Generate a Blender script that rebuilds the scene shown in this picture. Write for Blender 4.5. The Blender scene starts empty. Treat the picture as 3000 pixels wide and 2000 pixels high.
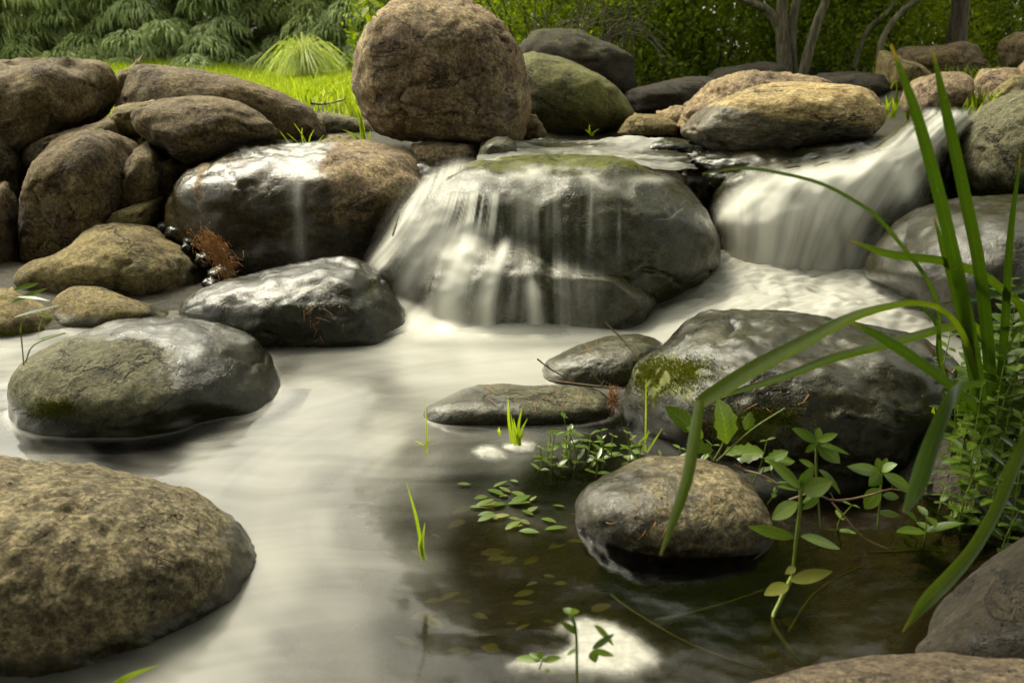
import bpy, bmesh, math, random
import numpy as np
from mathutils import Vector
from mathutils.bvhtree import BVHTree

SC = bpy.context.scene
COL = SC.collection
R = math.radians
random.seed(7)
RNG = np.random.default_rng(11)

# ------------------------------------------------------------------ camera, sky, sun, exposure
FPX = 2598.0                       # focal length in pixels of the 3000 x 2000 photograph
CAMH = 1.0
PITCH = math.atan((1000 - 77) / FPX)
cam_d = bpy.data.cameras.new('camera')
cam = bpy.data.objects.new('camera', cam_d)
COL.objects.link(cam)
cam.location = (0, 0, CAMH)
cam.rotation_euler = (math.pi / 2 - PITCH, 0, 0)
cam_d.sensor_width = 36
cam_d.lens = 36 * FPX / 3000
cam_d.clip_start = 0.02
cam_d.clip_end = 500
cam_d.dof.use_dof = True
cam_d.dof.focus_distance = 2.6
cam_d.dof.aperture_fstop = 4.5
SC.camera = cam

SUN_EL, SUN_AZ = 52, -42           # azimuth measured from +Y (away from the camera) towards +X
W = bpy.data.worlds.new('World')
SC.world = W
W.use_nodes = True
wn = W.node_tree
wn.nodes.clear()
sky = wn.nodes.new('ShaderNodeTexSky')
sky.sky_type = 'NISHITA'
sky.sun_disc = False
sky.sun_elevation = R(SUN_EL)
sky.sun_rotation = R(SUN_AZ)
sky.air_density = 1.0
sky.dust_density = 4.0
sky.ozone_density = 1.0
hs = wn.nodes.new('ShaderNodeHueSaturation')
hs.inputs['Saturation'].default_value = 0.22     # a white, overcast sky
tint = wn.nodes.new('ShaderNodeMix')
tint.data_type = 'RGBA'
tint.blend_type = 'MULTIPLY'
tint.inputs[0].default_value = 1
tint.inputs[7].default_value = (1.0, 0.975, 0.79, 1)
bgn = wn.nodes.new('ShaderNodeBackground')
bgn.inputs['Strength'].default_value = 0.15
wo = wn.nodes.new('ShaderNodeOutputWorld')
wn.links.new(sky.outputs[0], hs.inputs['Color'])
wn.links.new(hs.outputs[0], tint.inputs[6])
wn.links.new(tint.outputs[2], bgn.inputs['Color'])
wn.links.new(bgn.outputs[0], wo.inputs[0])

sun_d = bpy.data.lights.new('sun', 'SUN')
sun_d.energy = 1.15
sun_d.angle = R(14)
sun_d.color = (1.0, 0.93, 0.74)
sun = bpy.data.objects.new('sun', sun_d)
COL.objects.link(sun)
sv = Vector((math.sin(R(SUN_AZ)) * math.cos(R(SUN_EL)), math.cos(R(SUN_AZ)) * math.cos(R(SUN_EL)), math.sin(R(SUN_EL))))
sun.rotation_euler = sv.to_track_quat('Z', 'Y').to_euler()

SC.view_settings.view_transform = 'Standard'
SC.view_settings.look = 'None'
SC.view_settings.gamma = 1
SC.view_settings.use_curve_mapping = False
SC.view_settings.exposure = 1.8
SC.render.engine = 'CYCLES'
SC.cycles.use_denoising = True
SC.cycles.max_bounces = 8
SC.cycles.transparent_max_bounces = 24
SC.cycles.caustics_reflective = False
SC.cycles.caustics_refractive = False

# ------------------------------------------------------------------ maths helpers
CR = np.array([1.0, 0, 0])
CF = np.array([0, math.cos(PITCH), -math.sin(PITCH)])
CU = np.array([0, math.sin(PITCH), math.cos(PITCH)])
C0 = np.array([0, 0, CAMH])


def ray(x, y):
    return CF + (x - 1500) / FPX * CR + (1000 - y) / FPX * CU


def at(x, y, Y):
    """world point seen at photo pixel x, y whose distance into the scene is Y"""
    d = ray(x, y)
    return C0 + d * (Y / d[1])


def atz(x, y, z):
    d = ray(x, y)
    return C0 + d * ((z - CAMH) / d[2])


def to_px(P):
    q = P - C0
    c = q @ CF
    return 1500 + FPX * (q @ CR) / c, 1000 - FPX * (q @ CU) / c, c


def sstep(a, b, x):
    t = np.clip((x - a) / (b - a), 0, 1)
    return t * t * (3 - 2 * t)


def _h(ix, iy, iz, s):
    n = (ix.astype(np.int64) * 73856093) ^ (iy.astype(np.int64) * 19349663) ^ (iz.astype(np.int64) * 83492791) ^ (s * 2654435)
    n = (n ^ (n >> 13)) * 1274126177 & 0xffffffff
    n = (n ^ (n >> 15)) * 2246822519 & 0xffffffff
    return ((n ^ (n >> 16)) & 0xffffff) / float(0xffffff)


def vnoise(P, s=0):
    i = np.floor(P).astype(np.int64)
    f = P - i
    f = f * f * f * (f * (f * 6 - 15) + 10)
    out = 0
    for dx in (0, 1):
        wx = f[:, 0] if dx else 1 - f[:, 0]
        for dy in (0, 1):
            wy = f[:, 1] if dy else 1 - f[:, 1]
            for dz in (0, 1):
                wz = f[:, 2] if dz else 1 - f[:, 2]
                out = out + wx * wy * wz * _h(i[:, 0] + dx, i[:, 1] + dy, i[:, 2] + dz, s)
    return out * 2 - 1


ROT = np.array([[0.36, 0.48, -0.8], [-0.8, 0.6, 0], [0.48, 0.64, 0.6]])


def fbm(P, s=0, o=4, g=0.5):
    a, t, out = 1.0, 0.0, 0
    for k in range(o):
        out = out + a * vnoise(P, s + k * 17)
        t += a
        a *= g
        P = (P @ ROT.T) * 2.03
    return out / t


def idw(pts, x, y, p=3.0, eps=1e-4):
    w_, s_ = 0, 0
    for (a, b, v) in pts:
        w = 1 / ((x - a) ** 2 + (y - b) ** 2 + eps) ** (p / 2)
        w_ = w_ + w
        s_ = s_ + w * v
    return s_ / w_


def catmull(pts, n):
    P = np.array(pts, float)
    P = np.vstack([2 * P[0] - P[1], P, 2 * P[-1] - P[-2]])
    segs = len(P) - 3
    out = []
    for k in range(n + 1):
        u = k / n * segs
        i = min(int(u), segs - 1)
        t = u - i
        a, b, c, d = P[i:i + 4]
        out.append(0.5 * (2 * b + (c - a) * t + (2 * a - 5 * b + 4 * c - d) * t * t + (3 * b - a - 3 * c + d) * t ** 3))
    return np.array(out)


def unit(v):
    return v / (np.linalg.norm(v, axis=-1, keepdims=True) + 1e-12)


# ------------------------------------------------------------------ object helpers
def mesh_obj(name, verts, faces, mat, parent=None, attrs=None, fattrs=None, smooth=True, origin=None):
    """verts Nx3, faces list of int arrays (Mx3 / Mx4); attrs are per-vertex floats, fattrs per-face floats"""
    verts = np.asarray(verts, np.float64)
    if origin is None and parent is None:
        origin = np.array([verts[:, 0].mean(), verts[:, 1].mean(), verts[:, 2].min()])
    if origin is None:
        origin = np.zeros(3)
    me = bpy.data.meshes.new(name)
    if not isinstance(faces, list):
        faces = [faces]
    faces = [np.asarray(f, np.int32) for f in faces if len(f)]
    nl = sum(f.size for f in faces)
    nf = sum(len(f) for f in faces)
    me.vertices.add(len(verts))
    me.vertices.foreach_set('co', (verts - origin).astype(np.float32).ravel())
    me.loops.add(nl)
    me.loops.foreach_set('vertex_index', np.concatenate([f.ravel() for f in faces]))
    me.polygons.add(nf)
    tot = np.concatenate([np.full(len(f), f.shape[1], np.int32) for f in faces])
    st = np.concatenate([[0], np.cumsum(tot)[:-1]]).astype(np.int32)
    me.polygons.foreach_set('loop_start', st)
    me.polygons.foreach_set('loop_total', tot)
    me.update(calc_edges=True)
    me.validate()
    me.polygons.foreach_set('use_smooth', np.full(len(me.polygons), smooth))
    for k, v in (attrs or {}).items():
        a = me.attributes.new(k, 'FLOAT', 'POINT')
        a.data.foreach_set('value', np.asarray(v, np.float32))
    for k, v in (fattrs or {}).items():
        a = me.attributes.new(k, 'FLOAT', 'FACE')
        a.data.foreach_set('value', np.asarray(v, np.float32))
    me.materials.append(mat)
    o = bpy.data.objects.new(name, me)
    COL.objects.link(o)
    if parent is not None:
        o.parent = parent                      # child geometry is given in world space
        o.location = Vector(origin) - parent.location
    else:
        o.location = origin
    return o


def tag(o, label=None, cat=None, group=None, kind=None):
    if label:
        o['label'] = label
    if cat:
        o['category'] = cat
    if group:
        o['group'] = group
    if kind:
        o['kind'] = kind
    return o


def empty(name, loc, label, cat, group=None):
    o = bpy.data.objects.new(name, None)
    COL.objects.link(o)
    o.location = loc
    o.empty_display_size = 0.05
    return tag(o, label, cat, group)


def grid_faces(nu, nv):
    i = np.arange(nu * nv).reshape(nv, nu)
    return np.stack([i[:-1, :-1].ravel(), i[:-1, 1:].ravel(), i[1:, 1:].ravel(), i[1:, :-1].ravel()], 1)


class Geo:
    """collects strips, tubes and leaves of ONE part"""
    def __init__(self):
        self.v, self.q, self.n, self.r, self.a = [], [], 0, [], []

    def add(self, v, f, r=None, a=None):
        self.a.append(np.zeros((len(v), 2)) if a is None else a)
        self.v.append(np.asarray(v, float))
        f = np.asarray(f, int)
        self.q.append(f + self.n)
        self.n += len(v)
        self.r.append(np.full(len(f), random.random() if r is None else r))

    def tube(self, pts, r0, r1=None, sides=6, n=None):
        P = catmull(pts, n or max(6, len(pts) * 4)) if len(pts) > 2 else np.linspace(np.array(pts[0], float), np.array(pts[1], float), 6)
        m = len(P)
        r1 = r0 if r1 is None else r1
        T = unit(np.gradient(P, axis=0))
        ref = np.array([0.13, 0.31, 0.94])
        A = unit(np.cross(T, ref))
        B = np.cross(T, A)
        rad = np.linspace(r0, r1, m)[:, None, None]
        ang = np.arange(sides) / sides * 2 * math.pi
        ring = P[:, None] + rad * (A[:, None] * np.cos(ang)[None, :, None] + B[:, None] * np.sin(ang)[None, :, None])
        i = np.arange(m * sides).reshape(m, sides)
        j = np.roll(i, -1, 1)
        f = np.stack([i[:-1].ravel(), j[:-1].ravel(), j[1:].ravel(), i[1:].ravel()], 1)
        self.add(ring.reshape(-1, 3), f)

    def leaf(self, base, tip, width, normal, fold=0.25, droop=0.1, shape='oval', n=8, wavy=0.0):
        base, tip = np.array(base, float), np.array(tip, float)
        ax = tip - base
        L = np.linalg.norm(ax)
        t = np.linspace(0, 1, n + 1)
        nm = np.array(normal, float)
        side = unit(np.cross(ax, nm))
        nm = unit(np.cross(side, ax))
        mid = base + ax * t[:, None] - nm * (droop * L * (t ** 2))[:, None] + nm * (droop * L * t)[:, None] * 0.8
        if shape == 'oval':
            w = np.sin(math.pi * t ** 0.85) ** 0.8
            w[0] = 0.06
            w[-1] = 0.0
        else:
            w = np.minimum(1, 3.5 * (1 - t)) * np.minimum(1, 0.5 + t * 2)
        w = w * width / 2
        if wavy:
            w = w * (1 + wavy * np.sin(t * 23 + random.random() * 6))
        l = mid + side * w[:, None] + nm * (w * fold)[:, None]
        r = mid - side * w[:, None] + nm * (w * fold)[:, None]
        v = np.stack([l, mid, r], 1).reshape(-1, 3)
        i = np.arange((n + 1) * 3).reshape(n + 1, 3)
        f = np.vstack([np.stack([i[:-1, k], i[:-1, k + 1], i[1:, k + 1], i[1:, k]], 1) for k in (0, 1)])
        self.add(v, f, None, np.stack([np.tile([-1.0, 0.001, 1.0], n + 1), np.repeat(np.linspace(0, 1, n + 1), 3)], 1))

    def blade(self, pts, widths, twist=0.5, fold=0.25, n=28):
        """long leaf along 3-D points; widths in metres at the points"""
        P = catmull(pts, n)
        wd = catmull([(w, 0, 0) for w in widths], n)[:, 0].clip(0.0004)
        T = unit(np.gradient(P, axis=0))
        V = unit(P - C0)
        S = unit(np.cross(T, V))
        Nn = np.cross(S, T)
        a = np.linspace(twist, twist * 0.3, n + 1)[:, None]
        S2 = S * np.cos(a) + Nn * np.sin(a)
        N2 = unit(np.cross(S2, T))
        h = wd[:, None] / 2
        l = P + S2 * h + N2 * h * fold
        r = P - S2 * h + N2 * h * fold
        v = np.stack([l, P, r], 1).reshape(-1, 3)
        i = np.arange((n + 1) * 3).reshape(n + 1, 3)
        f = np.vstack([np.stack([i[:-1, k], i[:-1, k + 1], i[1:, k + 1], i[1:, k]], 1) for k in (0, 1)])
        self.add(v, f, None, np.stack([np.tile([-1.0, 0.001, 1.0], n + 1), np.repeat(np.linspace(0, 1, n + 1), 3)], 1))

    def build(self, name, mat, parent=None, smooth=True, origin=None):
        return mesh_obj(name, np.vstack(self.v), np.vstack(self.q), mat, parent, attrs={'across': np.vstack(self.a)[:, 0], 'along': np.vstack(self.a)[:, 1]}, fattrs={'rnd': np.concatenate(self.r)}, smooth=smooth, origin=origin)


# ------------------------------------------------------------------ materials
class NT:
    def __init__(self, name):
        self.m = bpy.data.materials.new(name)
        self.m.use_nodes = True
        self.t = self.m.node_tree
        self.t.nodes.clear()

    def n(self, typ, props=None, **ins):
        nd = self.t.nodes.new('ShaderNode' + typ)
        for k, v in (props or {}).items():
            setattr(nd, k, v)
        for k, v in ins.items():
            key = int(k[1:]) if k[0] == 'i' and k[1:].isdigit() else k.replace('_', ' ')
            self.set(nd.inputs[key], v)
        return nd

    def set(self, sock, v):
        if hasattr(v, 'outputs'):
            v = v.outputs[0]
        if hasattr(v, 'is_output'):
            self.t.links.new(v, sock)
        elif isinstance(v, tuple) and sock.type == 'RGBA' and len(v) == 3:
            sock.default_value = (*v, 1)
        else:
            sock.default_value = v

    def math(self, op, a, b=0.0, c=None, clamp=False):
        nd = self.n('Math', {'operation': op, 'use_clamp': clamp}, i0=a, i1=b)
        if c is not None:
            self.set(nd.inputs[2], c)
        return nd

    def mix(self, f, a, b, mode='MIX'):
        nd = self.n('Mix', {'data_type': 'RGBA', 'blend_type': mode})
        self.set(nd.inputs[0], f)
        self.set(nd.inputs[6], a)
        self.set(nd.inputs[7], b)
        return nd.outputs[2]

    def step(self, x, a, b, lo=0.0, hi=1.0):
        nd = self.n('MapRange', {'interpolation_type': 'SMOOTHSTEP'}, Value=x)
        nd.inputs[1].default_value, nd.inputs[2].default_value = a, b
        nd.inputs[3].default_value, nd.inputs[4].default_value = lo, hi
        return nd.outputs[0]

    def noise(self, vec, scale, detail=4.0, rough=0.55, dist=0.0):
        nd = self.n('TexNoise', Vector=vec, Scale=scale, Detail=detail, Roughness=rough, Distortion=dist)
        return nd.outputs[0]

    def out(self, shader, disp=None):
        o = self.n('OutputMaterial')
        self.set(o.inputs[0], shader)
        return self.m


def rock_mat(name, a, b, stain, stain_amt=0.5, speck=0.5, moss=(0.055, 0.06, 0.008), wet_mul=0.17, wet_rough=0.2,
             crack=0.65, bump=1.0, scale=1.0, coat=0.95, wet_col=None, lichen=(0.24, 0.21, 0.13), lich_amt=0.2, stretch=(1, 1, 1)):
    T = NT(name)
    co = T.n('TexCoord').outputs['Object']
    oi = T.n('ObjectInfo').outputs['Random']
    off = T.n('CombineXYZ', X=T.math('MULTIPLY', oi, 37.0), Y=T.math('MULTIPLY', oi, 11.0), Z=T.math('MULTIPLY', oi, 23.0))
    mp = T.n('Mapping', Vector=co, Location=off, Scale=stretch).outputs[0]
    big = T.noise(mp, 3.2 * scale, 5, 0.6, 0.4)
    mid = T.noise(mp, 11 * scale, 6, 0.65)
    fine = T.noise(mp, 55 * scale, 6, 0.75)
    grain = T.noise(mp, 125, 4, 0.75)
    col = T.mix(T.step(big, 0.36, 0.64), a, b)
    col = T.mix(T.math('MULTIPLY', T.step(mid, 0.5, 0.66), stain_amt), col, stain)
    col = T.mix(T.math('MULTIPLY', T.step(T.noise(mp, 19 * scale, 7, 0.7), 0.54, 0.68), lich_amt), col, lichen)
    sm_ = T.n('Mapping', Vector=mp, Scale=(1, 1, 0.3)).outputs[0]
    stn = T.step(T.noise(sm_, 8 * scale, 6, 0.68, 0.5), 0.46, 0.62)
    col = T.mix(T.math('MULTIPLY', stn, 0.5), col, T.mix(1.0, col, (0.5, 0.43, 0.42), 'MULTIPLY'))
    # fine mottling and mineral grain
    col = T.mix(speck, col, T.mix(T.step(fine, 0.4, 0.62), (0.25, 0.24, 0.22), (1.65, 1.65, 1.6)), 'MULTIPLY')
    col = T.mix(speck * 0.8, col, T.mix(T.step(grain, 0.4, 0.6), (0.3, 0.3, 0.3), (1.7, 1.7, 1.7)), 'MULTIPLY')
    # pits
    vo = T.n('TexVoronoi', Vector=mp, Scale=46.0 * scale)
    pit = T.math('MULTIPLY', T.step(vo.outputs['Distance'], 0.22, 0.08), T.step(mid, 0.5, 0.6))
    col = T.mix(T.math('MULTIPLY', pit, 0.75), col, (0.02, 0.016, 0.012))
    # thin cracks where two noise sheets cross zero
    cv = T.n('Mapping', Vector=mp, Scale=(1.0, 1.0, 2.2)).outputs[0]
    cn = T.noise(cv, 3.0 * scale, 6, 0.6, 0.6)
    cl = T.math('ABSOLUTE', T.math('SUBTRACT', cn, 0.5))
    crk = T.math('MULTIPLY', T.step(cl, 0.015, 0.0), T.step(big, 0.44, 0.54))
    crk = T.math('MULTIPLY', crk, crack)
    col = T.mix(crk, col, (0.015, 0.012, 0.008))
    wa = T.n('Attribute', {'attribute_name': 'wet'}).outputs['Fac']
    wet = T.step(T.math('ADD', wa, T.math('MULTIPLY', T.math('SUBTRACT', T.noise(mp, 5.5, 6, 0.7, 0.8), 0.5), 1.3)), 0.28, 0.72)
    ma = T.n('Attribute', {'attribute_name': 'moss'}).outputs['Fac']
    mos = T.step(T.math('ADD', ma, T.math('MULTIPLY', T.math('SUBTRACT', T.noise(mp, 17, 7, 0.72), 0.5), 1.3)), 0.42, 0.68)
    mcol = T.mix(T.step(fine, 0.35, 0.65), moss, tuple(c * 2.1 for c in moss))
    wcol = T.mix(1.0, col, wet_col or (wet_mul, wet_mul * 0.95, wet_mul * 0.5), 'MULTIPLY')
    col2 = T.mix(wet, col, wcol)
    col2 = T.mix(T.math('MULTIPLY', mos, 0.85), col2, mcol)
    rough = T.math('SUBTRACT', 0.9, T.math('MULTIPLY', wet, T.math('SUBTRACT', 0.9 - wet_rough, T.math('MULTIPLY', T.math('SUBTRACT', mid, 0.45), 0.9))))
    rough = T.math('MAXIMUM', T.math('ADD', rough, T.math('MULTIPLY', mos, 0.3)), 0.1, clamp=True)
    h = T.math('ADD', T.math('MULTIPLY', mid, 0.7), T.math('MULTIPLY', fine, 0.34))
    h = T.math('ADD', h, T.math('MULTIPLY', grain, 0.2))
    h = T.math('SUBTRACT', h, T.math('MULTIPLY', pit, 0.3))
    h = T.math('SUBTRACT', h, T.math('MULTIPLY', crk, 0.9))
    bstr = T.math('SUBTRACT', 1.0, T.math('MULTIPLY', wet, 0.35))
    bp = T.n('Bump', Strength=bstr, Distance=0.022 * bump, Height=h)
    p = T.n('BsdfPrincipled', Base_Color=col2, Roughness=rough, Normal=bp.outputs[0])
    T.set(p.inputs['Specular IOR Level'], T.math('SUBTRACT', 0.3, T.math('MULTIPLY', wet, 0.2)))
    # the film of water on wet stone
    bc = T.n('Bump', Strength=0.5, Distance=0.012 * bump, Height=T.math('ADD', T.math('MULTIPLY', mid, 0.45), T.math('ADD', T.math('MULTIPLY', fine, 0.5), T.math('MULTIPLY', grain, 0.15))))
    T.set(p.inputs['Coat Weight'], T.math('MULTIPLY', T.math('MULTIPLY', wet, coat), T.math('SUBTRACT', 1.0, T.math('MULTIPLY', mos, 0.7))))
    T.set(p.inputs['Coat Roughness'], T.step(T.noise(mp, 6, 4, 0.6), 0.4, 0.65, 0.04, 0.15))
    p.inputs['Coat IOR'].default_value = 1.4
    T.set(p.inputs['Coat Normal'], bc.outputs[0])
    return T.out(p.outputs[0])


M = {}
M['tan'] = rock_mat('tan_granite', (0.275, 0.205, 0.11), (0.185, 0.135, 0.088), (0.075, 0.052, 0.04), 0.8, 0.6, lich_amt=0.25)
M['brown'] = rock_mat('brown_stone', (0.138, 0.102, 0.046), (0.094, 0.069, 0.036), (0.062, 0.045, 0.032), 0.65, 0.6, lich_amt=0.3, lichen=(0.25, 0.19, 0.105))
M['sand'] = rock_mat('sandy_stone', (0.196, 0.154, 0.062), (0.138, 0.109, 0.048), (0.080, 0.066, 0.039), 0.5, 0.45, lich_amt=0.25)
M['gold'] = rock_mat('golden_stone', (0.37, 0.28, 0.13), (0.27, 0.205, 0.1), (0.14, 0.11, 0.07), 0.45, 0.55, crack=0.9, wet_col=(0.36, 0.41, 0.62), coat=0.25, lich_amt=0.2, stretch=(0.6, 1, 1.6))
M['grey'] = rock_mat('grey_river_stone', (0.138, 0.129, 0.068), (0.094, 0.089, 0.049), (0.054, 0.052, 0.033), 0.5, 0.5, wet_rough=0.2, lich_amt=0.15)
M['wet'] = rock_mat('wet_river_stone', (0.126, 0.120, 0.068), (0.084, 0.080, 0.044), (0.042, 0.040, 0.024), 0.5, 0.45, wet_rough=0.13, lich_amt=0.1, bump=1.0)
M['slick'] = rock_mat('slick_wet_stone', (0.134, 0.133, 0.076), (0.101, 0.102, 0.056), (0.050, 0.049, 0.028), 0.5, 0.45, wet_mul=0.28, wet_rough=0.2, lich_amt=0.15, bump=1.1)
M['fore'] = rock_mat('rough_tan_stone', (0.19, 0.155, 0.085), (0.135, 0.112, 0.063), (0.075, 0.062, 0.04), 0.5, 0.65, lich_amt=0.3, bump=1.1, crack=0.3)
M['olive'] = rock_mat('algae_stone', (0.112, 0.114, 0.030), (0.085, 0.081, 0.033), (0.045, 0.040, 0.019), 0.4, 0.35, lich_amt=0.2, lichen=(0.2, 0.19, 0.11))
M['dull'] = rock_mat('dull_brown_stone', (0.115, 0.088, 0.056), (0.082, 0.062, 0.04), (0.05, 0.04, 0.028), 0.5, 0.6, lich_amt=0.2, lichen=(0.19, 0.15, 0.1))
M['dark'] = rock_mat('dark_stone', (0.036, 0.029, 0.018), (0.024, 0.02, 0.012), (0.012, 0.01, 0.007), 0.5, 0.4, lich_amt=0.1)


def leaf_mat(name, c0, c1, rough=0.45, trans=0.35, spec=0.4, c2=None, vein=0.0):
    T = NT(name)
    r = T.n('Attribute', {'attribute_name': 'rnd'}).outputs['Fac']
    col = T.mix(r, c0, c1)
    if c2:
        col = T.mix(T.step(r, 0.86, 0.95), col, c2)
    co = T.n('TexCoord').outputs['Object']
    col = T.mix(0.5, col, T.mix(T.noise(co, 60, 3, 0.6), (0.55, 0.55, 0.55), (1.4, 1.4, 1.4)), 'MULTIPLY')
    if vein:
        ac = T.math('ABSOLUTE', T.n('Attribute', {'attribute_name': 'across'}).outputs['Fac'])
        al = T.n('Attribute', {'attribute_name': 'along'}).outputs['Fac']
        if vein > 1:         # parallel veins of a blade
            w = T.math('SINE', T.math('MULTIPLY', ac, 24.0))
        else:                # side veins of a leaf
            w = T.math('SINE', T.math('MULTIPLY', T.math('SUBTRACT', al, T.math('MULTIPLY', ac, 0.16)), 55.0))
        col = T.mix(T.step(w, 0.2, 1.0, 0.0, 0.45), col, T.mix(1.0, col, (0.62, 0.62, 0.5), 'MULTIPLY'))
        col = T.mix(T.step(ac, 0.16, 0.04, 0.0, 0.6), col, T.mix(1.0, col, (1.7, 1.55, 1.6), 'MULTIPLY'))
        tipn = T.math('ADD', al, T.math('MULTIPLY', T.math('SUBTRACT', T.noise(co, 25, 3, 0.6), 0.5), 0.25))
        col = T.mix(T.step(tipn, 0.93, 1.02, 0.0, 0.8), col, (0.16, 0.11, 0.03))
        spt = T.step(T.noise(co, 130, 2, 0.5), 0.68, 0.74, 0.0, 0.7)
        col = T.mix(spt, col, (0.14, 0.1, 0.03))
    p = T.n('BsdfPrincipled', Base_Color=col, Roughness=rough)
    p.inputs['Specular IOR Level'].default_value = spec
    tr = T.n('BsdfTranslucent', Color=T.mix(1.0, col, (1.25, 1.3, 0.5), 'MULTIPLY'))
    return T.out(T.n('MixShader', i0=trans, i1=p, i2=tr).outputs[0])


M['conifer'] = leaf_mat('cedar_needles', (0.14, 0.19, 0.06), (0.36, 0.42, 0.17), 0.7, 0.2, 0.15)
M['conifer2'] = leaf_mat('pale_cedar_needles', (0.17, 0.23, 0.1), (0.4, 0.46, 0.22), 0.7, 0.2, 0.15)
M['shrub'] = leaf_mat('shrub_leaves', (0.04, 0.07, 0.003), (0.24, 0.31, 0.006), 0.5, 0.55, 0.3, (0.2, 0.28, 0.02))
M['shrub2'] = leaf_mat('bright_shrub_leaves', (0.12, 0.17, 0.006), (0.36, 0.42, 0.012), 0.5, 0.55, 0.3, (0.28, 0.36, 0.03))
M['iris'] = leaf_mat('iris_blades', (0.02, 0.045, 0.003), (0.085, 0.125, 0.008), 0.35, 0.35, 0.4, None, 2)
M['weed'] = leaf_mat('weed_leaves', (0.06, 0.11, 0.012), (0.12, 0.18, 0.02), 0.3, 0.35, 0.4, None, 1)
M['bank_weed'] = leaf_mat('bank_weed_leaves', (0.03, 0.06, 0.006), (0.075, 0.12, 0.013), 0.3, 0.3, 0.4, None, 1)
M['stem'] = leaf_mat('green_stems', (0.12, 0.17, 0.02), (0.17, 0.2, 0.03), 0.4, 0.2, 0.5)
M['grass'] = leaf_mat('grass_blades', (0.2, 0.28, 0.015), (0.34, 0.42, 0.03), 0.5, 0.45, 0.3)
M['lawn_grass'] = leaf_mat('lawn_blades', (0.2, 0.27, 0.012), (0.38, 0.43, 0.025), 0.6, 0.4, 0.2, (0.55, 0.56, 0.2))
M['plume'] = leaf_mat('striped_grass_blades', (0.2, 0.28, 0.03), (0.75, 0.76, 0.42), 0.5, 0.4, 0.3)
M['sunk'] = leaf_mat('sunken_leaves', (0.08, 0.09, 0.012), (0.15, 0.155, 0.022), 0.5, 0.2, 0.3)
M['moss'] = leaf_mat('moss_fibres', (0.06, 0.07, 0.006), (0.14, 0.15, 0.012), 0.8, 0.2, 0.1)
M['twig'] = leaf_mat('brown_twigs', (0.09, 0.06, 0.035), (0.16, 0.11, 0.06), 0.6, 0.0, 0.3)
M['needle'] = leaf_mat('dry_pine_needles', (0.2, 0.09, 0.022), (0.34, 0.16, 0.045), 0.6, 0.1, 0.3)


def bark_mat(name, a, b):
    T = NT(name)
    co = T.n('TexCoord').outputs['Object']
    mp = T.n('Mapping', Vector=co, Scale=(1, 1, 0.18)).outputs[0]
    nz = T.noise(mp, 40, 6, 0.7)
    col = T.mix(T.step(nz, 0.35, 0.65), a, b)
    bp = T.n('Bump', Strength=0.9, Distance=0.02, Height=nz)
    return T.out(T.n('BsdfPrincipled', Base_Color=col, Roughness=0.85, Normal=bp.outputs[0]).outputs[0])


M['bark'] = bark_mat('dark_bark', (0.035, 0.026, 0.018), (0.1, 0.075, 0.05))
M['bark2'] = bark_mat('pale_lichen_bark', (0.05, 0.04, 0.025), (0.17, 0.155, 0.09))


def ground_mat():
    T = NT('damp_soil')
    g = T.n('NewGeometry').outputs['Position']
    n1 = T.noise(g, 3, 6, 0.65)
    n2 = T.noise(g, 40, 5, 0.7)
    col = T.mix(T.step(n1, 0.4, 0.62), (0.022, 0.018, 0.008), (0.034, 0.028, 0.012))
    col = T.mix(T.step(n2, 0.45, 0.7), col, (0.045, 0.037, 0.017))
    col = T.mix(T.math('MULTIPLY', T.step(T.noise(g, 9, 6, 0.7), 0.52, 0.62), 0.7), col, (0.035, 0.038, 0.006))
    bp = T.n('Bump', Strength=1.0, Distance=0.03, Height=n2)
    return T.out(T.n('BsdfPrincipled', Base_Color=col, Roughness=0.8, Normal=bp.outputs[0]).outputs[0])


def lawn_mat():
    T = NT('lawn_turf')
    g = T.n('NewGeometry').outputs['Position']
    n1 = T.noise(g, 2.2, 5, 0.6)
    n2 = T.noise(g, 30, 5, 0.7)
    col = T.mix(T.step(n1, 0.4, 0.6), (0.16, 0.24, 0.012), (0.25, 0.33, 0.02))
    col = T.mix(T.step(n2, 0.5, 0.75), col, (0.1, 0.12, 0.02))
    bp = T.n('Bump', Strength=1.0, Distance=0.03, Height=n2)
    return T.out(T.n('BsdfPrincipled', Base_Color=col, Roughness=0.9, Normal=bp.outputs[0]).outputs[0])


M['ground'] = ground_mat()
M['lawn'] = lawn_mat()


def water_mat(name, clear_rough=0.1, milk=(0.46, 0.452, 0.405), streak=(10, 10, 10), amp=0.3, trans=(0.5, 0.45, 0.31)):
    """clear, slightly rippled water that turns to opaque milky foam where the 'foam' attribute is high"""
    T = NT(name)
    fa = T.n('Attribute', {'attribute_name': 'foam'}).outputs['Fac']
    g = T.n('NewGeometry').outputs['Position']
    nz = T.noise(g, 5, 3, 0.5)
    bp = T.n('Bump', Strength=0.25, Distance=0.02, Height=nz)
    fr = T.n('Fresnel', IOR=1.33, Normal=bp.outputs[0])
    tb = T.n('BsdfTransparent', Color=trans)
    gl = T.n('BsdfGlossy', Roughness=clear_rough, Color=(1, 1, 1), Normal=bp.outputs[0])
    clear = T.n('MixShader', i0=fr.outputs[0], i1=tb, i2=gl)
    df = T.n('BsdfDiffuse', Color=milk, Normal=bp.outputs[0])
    tl = T.n('BsdfTranslucent', Color=milk)
    m1 = T.n('MixShader', i0=0.3, i1=df, i2=tl)
    m2 = T.n('MixShader', i0=T.math('MULTIPLY', fr.outputs[0], 0.6), i1=m1, i2=T.n('BsdfGlossy', Roughness=0.35, Color=(1, 1, 1)))
    return T.out(T.n('MixShader', i0=fa, i1=clear, i2=m2).outputs[0])


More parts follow.
